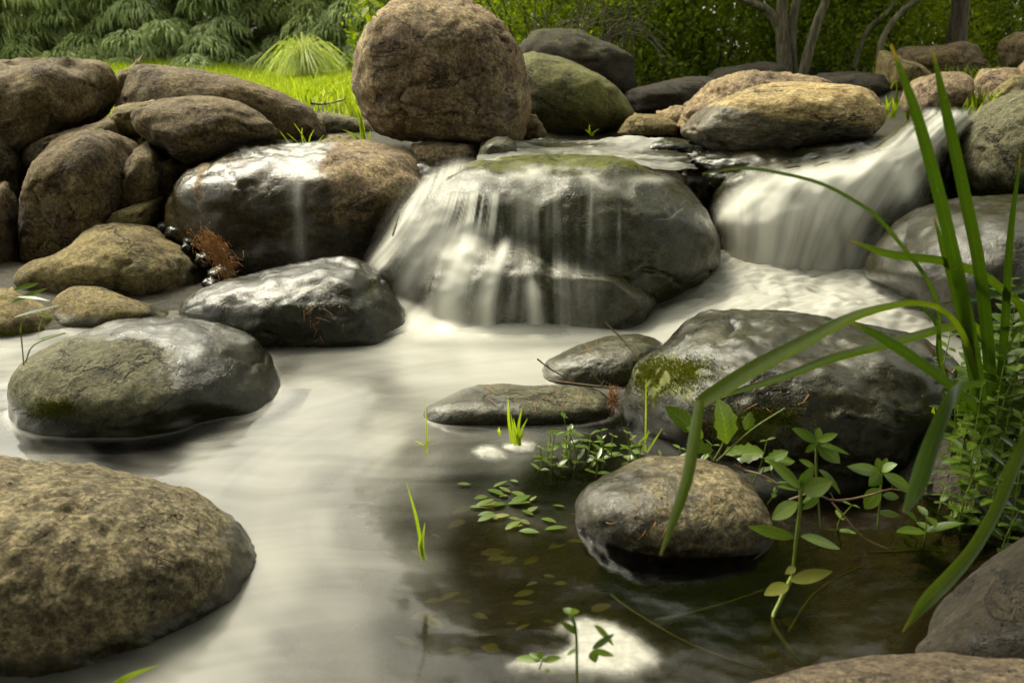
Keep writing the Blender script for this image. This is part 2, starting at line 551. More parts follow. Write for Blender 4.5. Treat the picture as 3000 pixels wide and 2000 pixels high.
def veil_mat(name, milk=(0.86, 0.85, 0.78)):
    """thin falling water: transparent where 'foam' is 0"""
    T = NT(name)
    fa = T.n('Attribute', {'attribute_name': 'foam'}).outputs['Fac']
    tb = T.n('BsdfTransparent', Color=(1, 1, 1))
    df = T.n('BsdfDiffuse', Color=milk)
    tl = T.n('BsdfTranslucent', Color=milk)
    m1 = T.n('MixShader', i0=0.4, i1=df, i2=tl)
    return T.out(T.n('MixShader', i0=fa, i1=tb, i2=m1).outputs[0])


M['pond'] = water_mat('pond_water')
M['veil'] = veil_mat('falling_water')


def foam_mat():
    T = NT('floating_foam')
    fa = T.n('Attribute', {'attribute_name': 'foam'}).outputs['Fac']
    g = T.n('NewGeometry').outputs['Position']
    nz = T.noise(g, 45, 3, 0.6)
    fac = T.step(T.math('ADD', fa, T.math('MULTIPLY', T.math('SUBTRACT', nz, 0.5), 0.3)), 0.0, 0.95)
    bp = T.n('Bump', Strength=0.2, Distance=0.003, Height=nz)
    df = T.n('BsdfPrincipled', Base_Color=T.mix(T.step(nz, 0.35, 0.65), (0.27, 0.265, 0.23), (0.36, 0.355, 0.315)), Roughness=0.6, Normal=bp.outputs[0])
    return T.out(T.n('MixShader', i0=fac, i1=T.n('BsdfTransparent'), i2=df).outputs[0])


M['foam'] = foam_mat()

# ------------------------------------------------------------------ boulders
ICO = {}


def ico(n):
    if n not in ICO:
        bm = bmesh.new()
        bmesh.ops.create_icosphere(bm, subdivisions=n, radius=1)
        bm.verts.ensure_lookup_table()
        v = np.array([x.co[:] for x in bm.verts])
        f = np.array([[x.index for x in p.verts] for p in bm.faces], int)
        bm.free()
        ICO[n] = (v, f)
    return ICO[n]


def vnormals(v, f):
    fn = np.cross(v[f[:, 1]] - v[f[:, 0]], v[f[:, 2]] - v[f[:, 0]])
    out = np.zeros_like(v)
    for k in range(3):
        np.add.at(out, f[:, k], fn)
    return unit(out)


def polar(outline, cx, cy, nb):
    """farthest hit of the outline polygon in nb directions round (cx, cy)"""
    P = np.array(outline, float) - (cx, cy)
    Q = np.roll(P, -1, 0)
    th = (np.arange(nb) + 0.5) / nb * 2 * math.pi - math.pi
    r = np.zeros(nb)
    for k, t in enumerate(th):
        d = np.array([math.cos(t), math.sin(t)])
        e = Q - P
        den = d[0] * e[:, 1] - d[1] * e[:, 0]
        den = np.where(np.abs(den) < 1e-9, 1e-9, den)
        s = (P[:, 0] * e[:, 1] - P[:, 1] * e[:, 0]) / den
        u = (P[:, 0] * d[1] - P[:, 1] * d[0]) / den
        ok = (u >= -1e-6) & (u <= 1 + 1e-6) & (s > 0)
        r[k] = s[ok].max() if ok.any() else np.nan
    bad = np.isnan(r)
    if bad.any():
        r[bad] = np.nanmean(r)
    return r


def csmooth(r, s):
    n = len(r)
    k = np.arange(-int(3 * s) - 1, int(3 * s) + 2)
    w = np.exp(-0.5 * (k / max(s, 1e-3)) ** 2)
    w /= w.sum()
    return sum(wi * np.roll(r, ki) for wi, ki in zip(w, k))


ROCKS = {}
seedc = [100]


def rock(key, name, label, outline, Y, hd, mat, sub=5, ex=2.5, lump=0.12, rough=1.0, wet=None, moss=None, sink=None, cut=0.0, cat='boulder', group=None, ctr=None, ridge=0.0, calm=None):
    """a boulder whose outline from the photograph is given at distance Y with half depth hd.
       sink=(y, dy): outline points lower than y go dy pixels further down (below the water or soil)"""
    seedc[0] += 31
    sd = seedc[0]
    ol = [(x, y + (sink[1] if sink and y > sink[0] else 0)) for x, y in outline]
    A = np.array(ol, float)
    cx, cy = ctr or ((A[:, 0].min() + A[:, 0].max()) / 2, (A[:, 1].min() + A[:, 1].max()) / 2)
    c = at(cx, cy, Y)
    d0 = (c - C0) @ CF
    hx = (A[:, 0].max() - A[:, 0].min()) / 2 / FPX * d0
    hz = (A[:, 1].max() - A[:, 1].min()) / 2 / FPX * d0
    V, F = ico(sub)
    e = ex
    v = V / ((np.abs(V) ** e).sum(1) ** (1 / e))[:, None]
    q = V * 1.3 + sd * 0.77
    v = v * (1 + lump * fbm(q, sd, 3, 0.55))[:, None]
    v = v * np.array([hx, hd, hz])
    size = (hx * hd * hz) ** (1 / 3)
    # mid-scale knobs and planes
    P = c + v
    nrm = vnormals(P, F)
    rd = fbm(v / size * 2.2 + sd, sd + 5, 4, 0.55)
    rg = 1 - np.abs(fbm(v / size * 1.7 + sd * 1.3, sd + 9, 3, 0.5)) * 2.2
    P = P + nrm * (size * (0.05 * rough * rd + ridge * 0.06 * rg.clip(-0.5, 1)))[:, None]
    nb = 240
    tgt = csmooth(polar(ol, cx, cy, nb), 1.6)
    for it in range(3):
        px, py, dc = to_px(P)
        ang = np.arctan2(py - cy, px - cx)
        rho = np.hypot(px - cx, py - cy)
        b = ((ang + math.pi) / (2 * math.pi) * nb)
        bi = b.astype(int) % nb
        rb = np.zeros(nb)
        np.maximum.at(rb, bi, rho)
        for _ in range(3):
            z = rb <= 0
            rb[z] = np.maximum(np.roll(rb, 1), np.roll(rb, -1))[z]
        rb = csmooth(rb, 2.0 if it < 2 else 1.2)
        k = tgt / rb
        x0 = b - 0.5
        i0 = np.floor(x0).astype(int)
        t = x0 - i0
        kk = k[i0 % nb] * (1 - t) + k[(i0 + 1) % nb] * t
        rbb = rb[i0 % nb] * (1 - t) + rb[(i0 + 1) % nb] * t
        w = np.clip(rho / rbb, 0, 1) ** 1.2
        ke = np.median(k) * (1 - w) + kk * w
        nx = cx + (px - cx) * ke
        ny = cy + (py - cy) * ke
        P = C0 + dc[:, None] * (CF + ((nx - 1500) / FPX)[:, None] * CR + ((1000 - ny) / FPX)[:, None] * CU)
    # fine relief
    nrm = vnormals(P, F)
    fr = fbm(P * 9 + sd, sd + 3, 4, 0.6)
    sc_ = min(1.5, size / 0.3 + 0.3)
    fr2 = fbm(P * 31 + sd, sd + 13, 3, 0.6)
    gv_ = np.abs(fbm(P * np.array([2.6, 2.6, 4.2]) + sd * 0.37, sd + 21, 4, 0.5))
    gm_ = sstep(-0.05, 0.3, fbm(P * 1.9 + sd, sd + 29, 2))
    px, py, dc = to_px(P)
    cm_ = calm(px, py) if calm else 1.0
    if mat in ('wet', 'slick'):
        cm_ = cm_ * 0.6
    P = P + nrm * (cm_ * (0.008 * rough * fr + 0.003 * rough * fr2 - (0.006 + 0.016 * ridge) * sc_ * sstep(0.05, 0.0, gv_) * gm_) * sc_)[:, None]
    px, py, dc = to_px(P)
    wv = wet(px, py, P) if callable(wet) else np.full(len(P), 0.0 if wet is None else float(wet))
    mv = moss(px, py, P, nrm) if callable(moss) else np.full(len(P), 0.0 if moss is None else float(moss))
    o = mesh_obj(name, P, F, M[mat], attrs={'wet': wv, 'moss': mv}, origin=c)
    tag(o, label, cat, group)
    ROCKS[key] = (o, P, F)
    return o


def blob(px, py, x, y, rx, ry):
    return np.exp(-(((px - x) / rx) ** 2 + ((py - y) / ry) ** 2))


def waterline(z0=0.04, w=0.05):
    return lambda px, py, P: sstep(z0 + w, z0 - w, P[:, 2])


def upm(lo=0.2, hi=0.9, amt=0.5):
    return lambda px, py, P, n: amt * sstep(lo, hi, n[:, 2])


# --- left bank
rock('slab_top', 'boulder', 'large flat-faced brown boulder at the top of the left bank, cut by the photo edge',
     [(-260, 230), (-150, 185), (0, 178), (103, 172), (214, 169), (268, 174), (308, 183), (330, 208), (346, 241), (347, 272), (337, 308), (300, 350), (250, 376), (196, 385), (120, 425), (60, 470), (-30, 500), (-180, 490), (-270, 380)],
     4.7, 0.5, 'brown', 6, 4.2, 0.08, 1.4, ridge=1.0)
rock('under_left', 'boulder', 'shadowed brown boulder under the flat-faced top boulder at the left edge',
     [(-200, 400), (-60, 375), (0, 384), (50, 415), (90, 440), (110, 500), (80, 580), (40, 620), (-80, 620), (-200, 560)], 4.25, 0.35, 'brown', 5, 3.0, 0.1, 1.4, ridge=1.0)
rock('edge_left', 'boulder', 'dull brown boulder at the left edge beside the tall upright boulder',
     [(-150, 560), (-40, 545), (10, 555), (50, 585), (70, 700), (70, 800), (20, 860), (-100, 860), (-180, 700)], 3.8, 0.3, 'brown', 5, 3.0, 0.1, 1.2, moss=0.1)
rock('long_slab', 'boulder', 'long brown slab sloping down to the right in front of the lawn',
     [(330, 330), (340, 304), (357, 262), (379, 210), (397, 187), (446, 190), (536, 197), (670, 222), (760, 247), (848, 281), (910, 312), (942, 348), (957, 385), (950, 420), (900, 450), (800, 470), (600, 470), (450, 420)],
     5.1, 0.38, 'brown', 6, 2.5, 0.06, 0.9)
rock('wedge_back', 'boulder', 'small pale wedge of rock between the flat-faced boulder and the long slab',
     [(335, 260), (345, 215), (370, 200), (400, 190), (420, 215), (400, 260), (370, 290), (340, 300)], 5.4, 0.15, 'sand', 4, 2.3, 0.15)
rock('oval', 'boulder', 'smooth oval brown boulder leaning on the wet rock wall below the long slab',
     [(379, 345), (393, 317), (429, 299), (491, 288), (558, 282), (625, 282), (692, 295), (750, 321), (795, 357), (817, 388), (812, 408), (759, 413), (670, 433), (638, 455), (594, 473), (536, 480), (504, 464), (455, 429), (420, 408), (393, 384)],
     4.25, 0.3, 'brown', 6, 2.2, 0.16, 0.7, ridge=0.5)
rock('upright', 'boulder', 'tall upright brown boulder with a rounded top on the left bank',
     [(58, 580), (67, 545), (98, 473), (156, 411), (201, 386), (250, 376), (304, 379), (348, 395), (400, 420), (430, 460), (440, 520), (428, 590), (390, 660), (310, 740), (200, 800), (110, 830), (60, 790), (52, 680)],
     4.05, 0.36, 'brown', 6, 4.2, 0.06, 1.0)
rock('mortar', 'boulder', 'craggy brown rock mortared between the upright boulder and the wet rock wall',
     [(370, 470), (400, 430), (435, 408), (475, 430), (520, 475), (535, 520), (500, 580), (460, 610), (400, 640), (350, 650), (340, 580)], 4.15, 0.28, 'brown', 5, 3.6, 0.12, 1.5, ridge=1.0)
rock('mortar2', 'boulder', 'pale flat rock wedged above the upright boulder and under the oval boulder',
     [(300, 375), (318, 345), (335, 318), (370, 305), (420, 298), (460, 290), (430, 330), (420, 400), (360, 400)], 4.5, 0.2, 'sand', 5, 2.8, 0.15, 1.3, ridge=0.7)
rock('mortar3', 'boulder', 'flat dull rock wedged between the flat-faced boulder and the upright boulder',
     [(40, 470), (80, 425), (196, 380), (300, 352), (340, 325), (400, 330), (420, 420), (380, 480), (250, 480), (120, 520)], 4.4, 0.25, 'brown', 5, 3.0, 0.1, 1.4, ridge=0.8)
rock('mortar4', 'boulder', 'dark rough rock filling the gap left of the wet rock wall under the oval boulder',
     [(455, 470), (500, 455), (560, 470), (580, 500), (540, 560), (510, 640), (470, 680), (440, 640), (460, 560)], 4.2, 0.22, 'brown', 5, 2.8, 0.15, 1.6, wet=0.35, moss=0.2, ridge=0.8)
rock('wedge_green', 'boulder', 'small mossy wedge rock above the big sandy boulder on the left bank',
     [(290, 660), (330, 625), (380, 602), (430, 585), (480, 572), (470, 620), (450, 660), (400, 690), (320, 690)], 3.9, 0.16, 'sand', 5, 2.4, 0.15, 1.2, moss=0.42)
rock('sandy', 'boulder', 'broad sandy brown boulder with a rounded right end on the left bank',
     [(36, 820), (49, 788), (80, 763), (147, 747), (201, 721), (241, 685), (286, 658), (330, 653), (402, 658), (455, 667), (491, 696), (536, 721), (571, 743), (603, 779), (612, 815), (590, 860), (545, 905), (491, 920), (402, 920), (250, 920), (110, 900), (45, 860)],
     3.55, 0.33, 'sand', 6, 2.4, 0.1, 1.0, wet=lambda px, py, P: 0.9 * blob(px, py, 590, 800, 60, 130) + 0.75 * blob(px, py, 500, 890, 140, 40), moss=lambda px, py, P, n: 0.35 * blob(px, py, 560, 800, 90, 120))
rock('low_left', 'boulder', 'low sandy rock at the left edge of the pool with a green base',
     [(-120, 900), (-60, 850), (0, 843), (40, 850), (89, 872), (143, 895), (187, 930), (200, 956), (147, 966), (45, 976), (0, 980), (-100, 980)], 3.05, 0.2, 'sand', 5, 2.3, 0.1, 1.0,
     wet=waterline(0.0, 0.04), moss=lambda px, py, P, n: 0.6 * sstep(0.08, 0.0, P[:, 2]), sink=(940, 40))
rock('low_tan', 'boulder', 'low pale sandy rock tapering right towards the dark slanted wet boulder',
     [(150, 890), (170, 861), (210, 839), (250, 837), (312, 848), (402, 877), (469, 899), (515, 912), (525, 930), (446, 940), (357, 952), (286, 958), (232, 955), (190, 945), (156, 921)], 3.15, 0.2, 'sand', 5, 2.2, 0.1, 1.0,
     wet=waterline(0.03, 0.04), moss=lambda px, py, P, n: 0.5 * sstep(0.08, 0.0, P[:, 2]), sink=(918, 40))
# --- wet boulders of the left pool
rock('domed', 'boulder', 'domed wet boulder with a shiny top standing in the pool at the left',
     [(22, 1136), (31, 1109), (62, 1064), (107, 1029), (179, 993), (250, 971), (335, 939), (446, 927), (536, 930), (625, 942), (705, 962), (759, 993), (795, 1046), (817, 1100), (828, 1140), (815, 1160), (714, 1186), (625, 1199), (536, 1225), (402, 1246), (290, 1252), (201, 1247), (112, 1238), (45, 1220), (25, 1190)],
     2.42, 0.36, 'wet', 6, 2.5, 0.06, 0.9, sink=(1150, 70),
     wet=lambda px, py, P: 0.25 + 0.75 * sstep(0.1, 0.02, P[:, 2]) + 0.6 * sstep(380, 600, px) + 0.6 * sstep(1030, 960, py) - 0.35 * blob(px, py, 300, 1080, 230, 90),
     moss=lambda px, py, P, n: 0.6 * blob(px, py, 170, 1195, 80, 35) + 0.32 * blob(px, py, 700, 1050, 120, 80) + 0.2 * sstep(0.1, 0.0, P[:, 2]))
rock('slanted', 'boulder', 'dark slanted wet boulder with a shiny upper face left of the waterfall',
     [(513, 925), (531, 886), (580, 846), (647, 823), (759, 796), (848, 774), (937, 756), (1000, 747), (1040, 754), (1076, 770), (1112, 796), (1143, 841), (1187, 908), (1223, 975), (1232, 1000), (1179, 1010), (1000, 1018), (800, 1028), (700, 1016), (600, 970)],
     3.05, 0.3, 'wet', 6, 2.7, 0.08, 1.2, wet=0.95, sink=(990, 60),
     moss=lambda px, py, P, n: 0.45 * blob(px, py, 1090, 850, 70, 110) + 0.2 * blob(px, py, 800, 930, 200, 60), ridge=0.4)
rock('wall', 'boulder', 'broad dark wet rock wall with a thin trickle and a dry tan right end',
     [(478, 660), (487, 594), (513, 531), (545, 500), (625, 469), (696, 437), (781, 424), (870, 421), (950, 415), (1000, 411), (1090, 414), (1140, 424), (1200, 442), (1235, 470), (1270, 520), (1280, 600), (1240, 680), (1160, 760), (1120, 820), (950, 850), (800, 850), (690, 840), (600, 790), (510, 720)],
     4.05, 0.45, 'tan', 6, 3.2, 0.08, 1.0,
     wet=lambda px, py, P: np.clip(1.0 * sstep(1010, 900, px + 0.12 * (py - 500) + 70 * fbm(P * 9, 5, 4, 0.6)) + 0.9 * sstep(560, 740, py + 60 * fbm(P * 7, 6, 4)) + 0.5 * blob(px, py, 1250, 520, 60, 60) - 0.85 * blob(px + 25 * fbm(P * 8, 7, 3), py, 590, 560, 24, 130), 0, 1),
     moss=lambda px, py, P, n: 0.28 * sstep(1000, 930, px) + 0.2 * blob(px, py, 1100, 560, 120, 60), ridge=0.3)
rock('round', 'boulder', 'huge round tan boulder standing upright at the head of the stream',
     [(1028, 232), (1036, 170), (1054, 116), (1080, 62), (1116, 22), (1150, 0), (1200, -14), (1268, -18), (1335, -11), (1384, 2), (1429, 27), (1469, 58), (1500, 103), (1527, 147), (1542, 192), (1551, 250), (1557, 304), (1549, 357), (1533, 402), (1513, 430), (1402, 430), (1357, 430), (1290, 420), (1179, 410), (1116, 397), (1089, 375), (1058, 335), (1036, 286)],
     4.7, 0.45, 'tan', 6, 2.5, 0.1, 1.2, wet=lambda px, py, P: 0.55 * blob(px, py, 1480, 330, 70, 90), ridge=0.5)
rock('rubble_a', 'boulder', 'small tan rock jammed under the huge round boulder',
     [(1205, 425), (1235, 415), (1330, 418), (1400, 425), (1400, 460), (1340, 485), (1270, 500), (1225, 480)], 4.35, 0.14, 'tan', 5, 2.7, 0.15, 1.5, wet=lambda px, py, P: 0.8 * sstep(1330, 1400, px) + 0.5 * sstep(455, 485, py))
rock('rubble_b', 'boulder', 'dark wet rock under the huge round boulder beside the waterfall boulder',
     [(1170, 500), (1200, 475), (1270, 470), (1350, 470), (1400, 465), (1380, 520), (1300, 560), (1220, 600), (1190, 570)], 4.1, 0.16, 'wet', 5, 2.5, 0.2, 1.8, wet=0.9, ridge=1.0)
rock('green_stone', 'stone', 'small rounded grey-green stone at the lip of the waterfall boulder',
     [(1397, 466), (1406, 437), (1429, 411), (1455, 399), (1487, 400), (1509, 415), (1516, 440), (1509, 462), (1446, 476), (1402, 474)], 4.05, 0.1, 'grey', 5, 2.3, 0.08, 0.7, wet=0.45, moss=0.2, cat='stone')
rock('algae', 'boulder', 'smooth olive green algae-stained boulder behind the stream right of the round boulder',
     [(1440, 260), (1480, 190), (1534, 156), (1580, 155), (1634, 165), (1692, 188), (1759, 219), (1804, 250), (1839, 290), (1862, 330), (1855, 365), (1804, 392), (1714, 405), (1600, 415), (1500, 405)], 5.4, 0.4, 'olive', 6, 2.4, 0.06, 0.6)
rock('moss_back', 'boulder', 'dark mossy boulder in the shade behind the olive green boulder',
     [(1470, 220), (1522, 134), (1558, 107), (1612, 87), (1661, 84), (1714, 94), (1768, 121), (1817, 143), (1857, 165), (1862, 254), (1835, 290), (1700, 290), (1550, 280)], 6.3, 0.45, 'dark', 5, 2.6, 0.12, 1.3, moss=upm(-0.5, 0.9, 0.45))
rock('foot_stone', 'stone', 'small tan stone at the right foot of the huge round boulder',
     [(1530, 350), (1553, 335), (1568, 340), (1588, 365), (1602, 392), (1590, 410), (1545, 412), (1515, 400)], 4.85, 0.1, 'sand', 4, 2.3, 0.12, cat='stone')
rock('tan_low', 'stone', 'rounded tan stone beside the stream left of the golden boulder',
     [(1806, 390), (1835, 348), (1875, 334), (1929, 333), (1960, 344), (1990, 366), (1985, 400), (1893, 412), (1826, 408)], 4.95, 0.16, 'sand', 5, 2.3, 0.08, 0.8, cat='stone', wet=lambda px, py, P: 0.8 * sstep(385, 405, py))
rock('tan_low2', 'stone', 'half-hidden tan stone behind the rounded tan stone and the rough boulder',
     [(1915, 350), (1930, 328), (1970, 314), (2010, 314), (2040, 330), (2045, 360), (2010, 385), (1950, 385)], 5.2, 0.14, 'tan', 4, 2.3, 0.05, 0.4, cat='stone')
rock('rough_top', 'boulder', 'rough grey-tan boulder right behind the golden boulder',
     [(1980, 380), (2000, 312), (2045, 268), (2080, 237), (2134, 221), (2201, 210), (2259, 206), (2312, 212), (2379, 223), (2424, 234), (2450, 250), (2400, 340), (2250, 410), (2050, 420)], 4.95, 0.35, 'tan', 6, 2.5, 0.12, 1.8, ridge=1.2)
rock('golden', 'boulder', 'long golden-topped boulder with a damp grey front above the right waterfall',
     [(1985, 390), (2000, 368), (2027, 339), (2076, 304), (2143, 277), (2196, 257), (2268, 243), (2357, 239), (2446, 245), (2527, 250), (2554, 263), (2576, 286), (2598, 321), (2598, 350), (2576, 385), (2554, 408), (2446, 424), (2379, 430), (2312, 450), (2201, 455), (2112, 457), (2080, 440), (2045, 420), (2010, 408)],
     4.45, 0.36, 'gold', 6, 2.8, 0.07, 0.9, wet=lambda px, py, P: np.clip(0.95 * sstep(-25, 30, (py - 345) - (px - 2300) * 0.12) + 0.8 * blob(px, py, 2080, 350, 90, 45), 0, 1), ridge=0.4)
# dark stones that carry the golden boulder
rock('ledge', 'boulder', 'black wet ledge of rock under the golden boulder',
     [(1960, 470), (2000, 430), (2100, 425), (2300, 425), (2480, 410), (2580, 390), (2620, 430), (2500, 500), (2300, 530), (2150, 600), (2070, 620), (2000, 560)], 4.3, 0.35, 'wet', 6, 2.6, 0.15, 1.5, wet=1.0, ridge=0.8)
rock('ledge_green', 'boulder', 'wet greenish rock at the left lip of the right waterfall',
     [(2075, 600), (2090, 550), (2115, 515), (2160, 485), (2230, 468), (2310, 468), (2340, 520), (2250, 640), (2130, 680), (2090, 650)], 4.0, 0.2, 'slick', 5, 2.4, 0.12, 1.3, wet=0.8, moss=0.25)
rock('flat_wet', 'stone', 'thin flat wet stone beside the stream behind the waterfall boulder',
     [(1835, 462), (1865, 445), (1910, 441), (1970, 442), (2020, 450), (2030, 468), (1975, 484), (1900, 486), (1850, 478)], 3.95, 0.1, 'wet', 5, 2.5, 0.12, 1.2, wet=0.9, moss=0.3, cat='stone')
rock('flat_wet2', 'stone', 'upper flat wet stone with dead leaves next to the golden boulder',
     [(1880, 440), (1905, 415), (1950, 404), (2000, 408), (2035, 430), (2030, 450), (1960, 450), (1900, 450)], 4.15, 0.11, 'wet', 5, 2.4, 0.12, 1.2, wet=0.9, cat='stone')
# --- the waterfall boulder
rock('fall', 'boulder', 'great smooth wet boulder in the middle with the waterfall running over it',
     [(1060, 790), (1098, 735), (1125, 687), (1170, 612), (1214, 558), (1277, 509), (1348, 480), (1424, 464), (1536, 453), (1670, 451), (1804, 455), (1870, 469), (1937, 496), (2000, 531), (2027, 554), (2058, 598), (2085, 643), (2103, 679), (2112, 720), (2114, 760), (2105, 815), (2080, 840), (2040, 862), (1990, 900), (1900, 930), (1700, 940), (1400, 960), (1200, 960), (1080, 900)],
     3.6, 0.5, 'slick', 7, 2.7, 0.08, 0.8, ridge=0.6, ctr=(1600, 700), calm=lambda px, py: 0.12 + 0.88 * sstep(1480, 1800, px) * sstep(520, 640, py),
     wet=lambda px, py, P: 0.8 + 0 * px, moss=lambda px, py, P, n: 0.62 * sstep(570, 470, py + 0.00008 * (px - 1600) ** 2 * 0.4) + 0.25 * blob(px, py, 1990, 600, 80, 100))
rock('inner', 'boulder', 'grey rock under the waterfall veil at the foot of the great wet boulder',
     [(1235, 830), (1268, 740), (1290, 706), (1326, 690), (1424, 700), (1536, 712), (1580, 734), (1625, 765), (1714, 796), (1826, 810), (1893, 850), (1929, 886), (1900, 940), (1826, 970), (1714, 1000), (1580, 1015), (1446, 1010), (1335, 980), (1270, 920), (1240, 870)],
     3.13, 0.26, 'slick', 6, 2.5, 0.1, 1.5, wet=0.75, sink=(955, 50), ridge=0.6)
rock('chute', 'boulder', 'dark rock bed beneath the broad right waterfall',
     [(2060, 660), (2150, 560), (2250, 490), (2400, 465), (2540, 440), (2610, 395), (2675, 332), (2700, 322), (2846, 320), (2850, 345), (2800, 420), (2765, 480), (2750, 540), (2720, 640), (2640, 720), (2560, 860), (2300, 900), (2110, 880)],
     3.85, 0.47, 'slick', 6, 2.7, 0.08, 0.8, wet=0.9, ctr=(2420, 640))
# --- right bank
rock('right_wet', 'boulder', 'large shiny wet boulder at the right edge below the pale speckled boulder',
     [(2527, 812), (2536, 770), (2562, 720), (2603, 671), (2625, 647), (2670, 616), (2759, 585), (2848, 574), (3000, 571), (3120, 600), (3180, 750), (3150, 950), (3000, 1060), (2850, 1060), (2781, 1010), (2737, 950), (2692, 910), (2625, 870), (2580, 840)],
     3.0, 0.45, 'wet', 6, 2.6, 0.06, 0.9, wet=0.9)
rock('right_pale', 'boulder', 'pale grey speckled boulder at the right edge beside the upper cascade',
     [(2737, 495), (2759, 429), (2799, 379), (2848, 335), (2893, 304), (2960, 268), (3010, 262), (3120, 285), (3180, 400), (3120, 570), (3000, 600), (2848, 600), (2786, 585), (2750, 540)],
     3.75, 0.42, 'grey', 6, 2.5, 0.06, 1.0, wet=lambda px, py, P: 0.6 * sstep(400, 540, py - 0.3 * (px - 2850)))
rock('back_a', 'boulder', 'pinkish tan rounded boulder with a white streak at the top of the upper cascade',
     [(2636, 295), (2652, 250), (2692, 228), (2759, 213), (2804, 214), (2848, 228), (2858, 262), (2840, 310), (2800, 340), (2692, 345), (2643, 325)], 5.0, 0.3, 'tan', 5, 2.4, 0.06, 0.8)
rock('back_b', 'boulder', 'tan boulder right of the pinkish boulder with the white streak',
     [(2815, 315), (2839, 250), (2875, 205), (2915, 199), (2978, 201), (3020, 230), (3010, 280), (2920, 330), (2850, 345)], 5.2, 0.28, 'tan', 5, 2.5, 0.15, 1.3, ridge=0.7)
rock('back_c', 'boulder', 'sloping tan rock leaning between the tan boulder and the pale speckled boulder',
     [(2832, 350), (2870, 295), (2937, 243), (2975, 216), (3030, 225), (3060, 290), (2960, 330), (2880, 370)], 4.8, 0.2, 'sand', 5, 2.6, 0.15, 1.3, moss=0.2, ridge=0.7)
rock('back_d', 'boulder', 'small tan rock cut by the right edge of the photo above the sloping rock',
     [(2972, 245), (2978, 205), (3005, 172), (3060, 170), (3110, 210), (3080, 265), (3010, 270)], 5.0, 0.2, 'tan', 5, 2.5, 0.12, 1.2)
rock('back_e', 'boulder', 'long humped grey-brown boulder under the trees at the upper right',
     [(2600, 185), (2630, 145), (2650, 138), (2714, 137), (2777, 132), (2804, 123), (2835, 121), (2862, 134), (2884, 165), (2905, 195), (2880, 235), (2759, 245), (2650, 235)], 6.4, 0.35, 'brown', 5, 2.5, 0.12, 1.0, ridge=0.5)
rock('back_f', 'boulder', 'blocky grey-brown boulder at the upper right corner',
     [(2922, 170), (2924, 134), (2937, 112), (2973, 96), (3020, 92), (3090, 120), (3090, 190), (3020, 215), (2937, 205)], 6.3, 0.3, 'brown', 5, 2.8, 0.12, 1.2, moss=0.2)
rock('back_g', 'boulder', 'pale rounded boulder left of the long humped boulder at the upper right',
     [(2560, 230), (2575, 150), (2600, 148), (2640, 170), (2700, 190), (2735, 220), (2720, 260), (2620, 280), (2570, 270)], 6.0, 0.28, 'sand', 5, 2.3, 0.1, 0.9)
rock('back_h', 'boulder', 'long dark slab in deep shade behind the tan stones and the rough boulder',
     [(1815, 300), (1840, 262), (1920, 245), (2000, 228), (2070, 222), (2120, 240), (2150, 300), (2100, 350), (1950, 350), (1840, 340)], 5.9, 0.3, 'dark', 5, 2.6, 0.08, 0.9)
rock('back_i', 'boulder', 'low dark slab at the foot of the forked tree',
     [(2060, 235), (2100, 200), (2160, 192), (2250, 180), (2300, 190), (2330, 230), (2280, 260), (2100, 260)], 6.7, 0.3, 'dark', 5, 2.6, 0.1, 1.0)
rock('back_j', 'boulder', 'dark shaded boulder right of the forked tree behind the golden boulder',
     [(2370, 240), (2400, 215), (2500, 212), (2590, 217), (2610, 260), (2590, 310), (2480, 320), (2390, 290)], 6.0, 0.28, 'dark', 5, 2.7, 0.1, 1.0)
rock('low_log', 'boulder', 'low pale grey rock at the edge of the lawn behind the wet rock wall',
     [(900, 360), (940, 325), (1000, 335), (1080, 355), (1110, 390), (1080, 425), (960, 425), (900, 410)], 5.3, 0.14, 'grey', 5, 2.3, 0.08, 0.7)
rock('cap_stone', 'stone', 'small rounded tan stone lying on top of the wet rock wall',
     [(925, 432), (945, 412), (975, 400), (1020, 402), (1060, 415), (1070, 430), (1000, 440)], 4.25, 0.12, 'sand', 4, 2.3, 0.1, cat='stone')
# --- middle and foreground
rock('grey_point', 'boulder', 'flat grey wet rock with a pointed left end in the pool before the waterfall',
     [(1555, 1093), (1603, 1055), (1692, 1011), (1781, 984), (1870, 977), (1915, 988), (1945, 1006), (1940, 1040), (1910, 1090), (1860, 1140), (1800, 1150), (1714, 1130), (1625, 1112), (1570, 1102)], 2.58, 0.17, 'slick', 6, 2.5, 0.05, 0.9, wet=0.65, sink=(1090, 50))
rock('flat_mid', 'boulder', 'long low grey rock lying in the middle of the pool below the grey pointed rock',
     [(1195, 1224), (1250, 1189), (1290, 1167), (1357, 1136), (1402, 1125), (1473, 1122), (1558, 1129), (1670, 1127), (1737, 1131), (1777, 1154), (1799, 1189), (1795, 1214), (1714, 1221), (1580, 1223), (1446, 1224), (1312, 1230), (1240, 1232)], 2.28, 0.14, 'grey', 6, 2.9, 0.03, 0.6, wet=lambda px, py, P: 0.45 + 0.4 * sstep(0.05, 0.0, P[:, 2]), moss=lambda px, py, P, n: 0.25 + 0 * px, sink=(1195, 40))
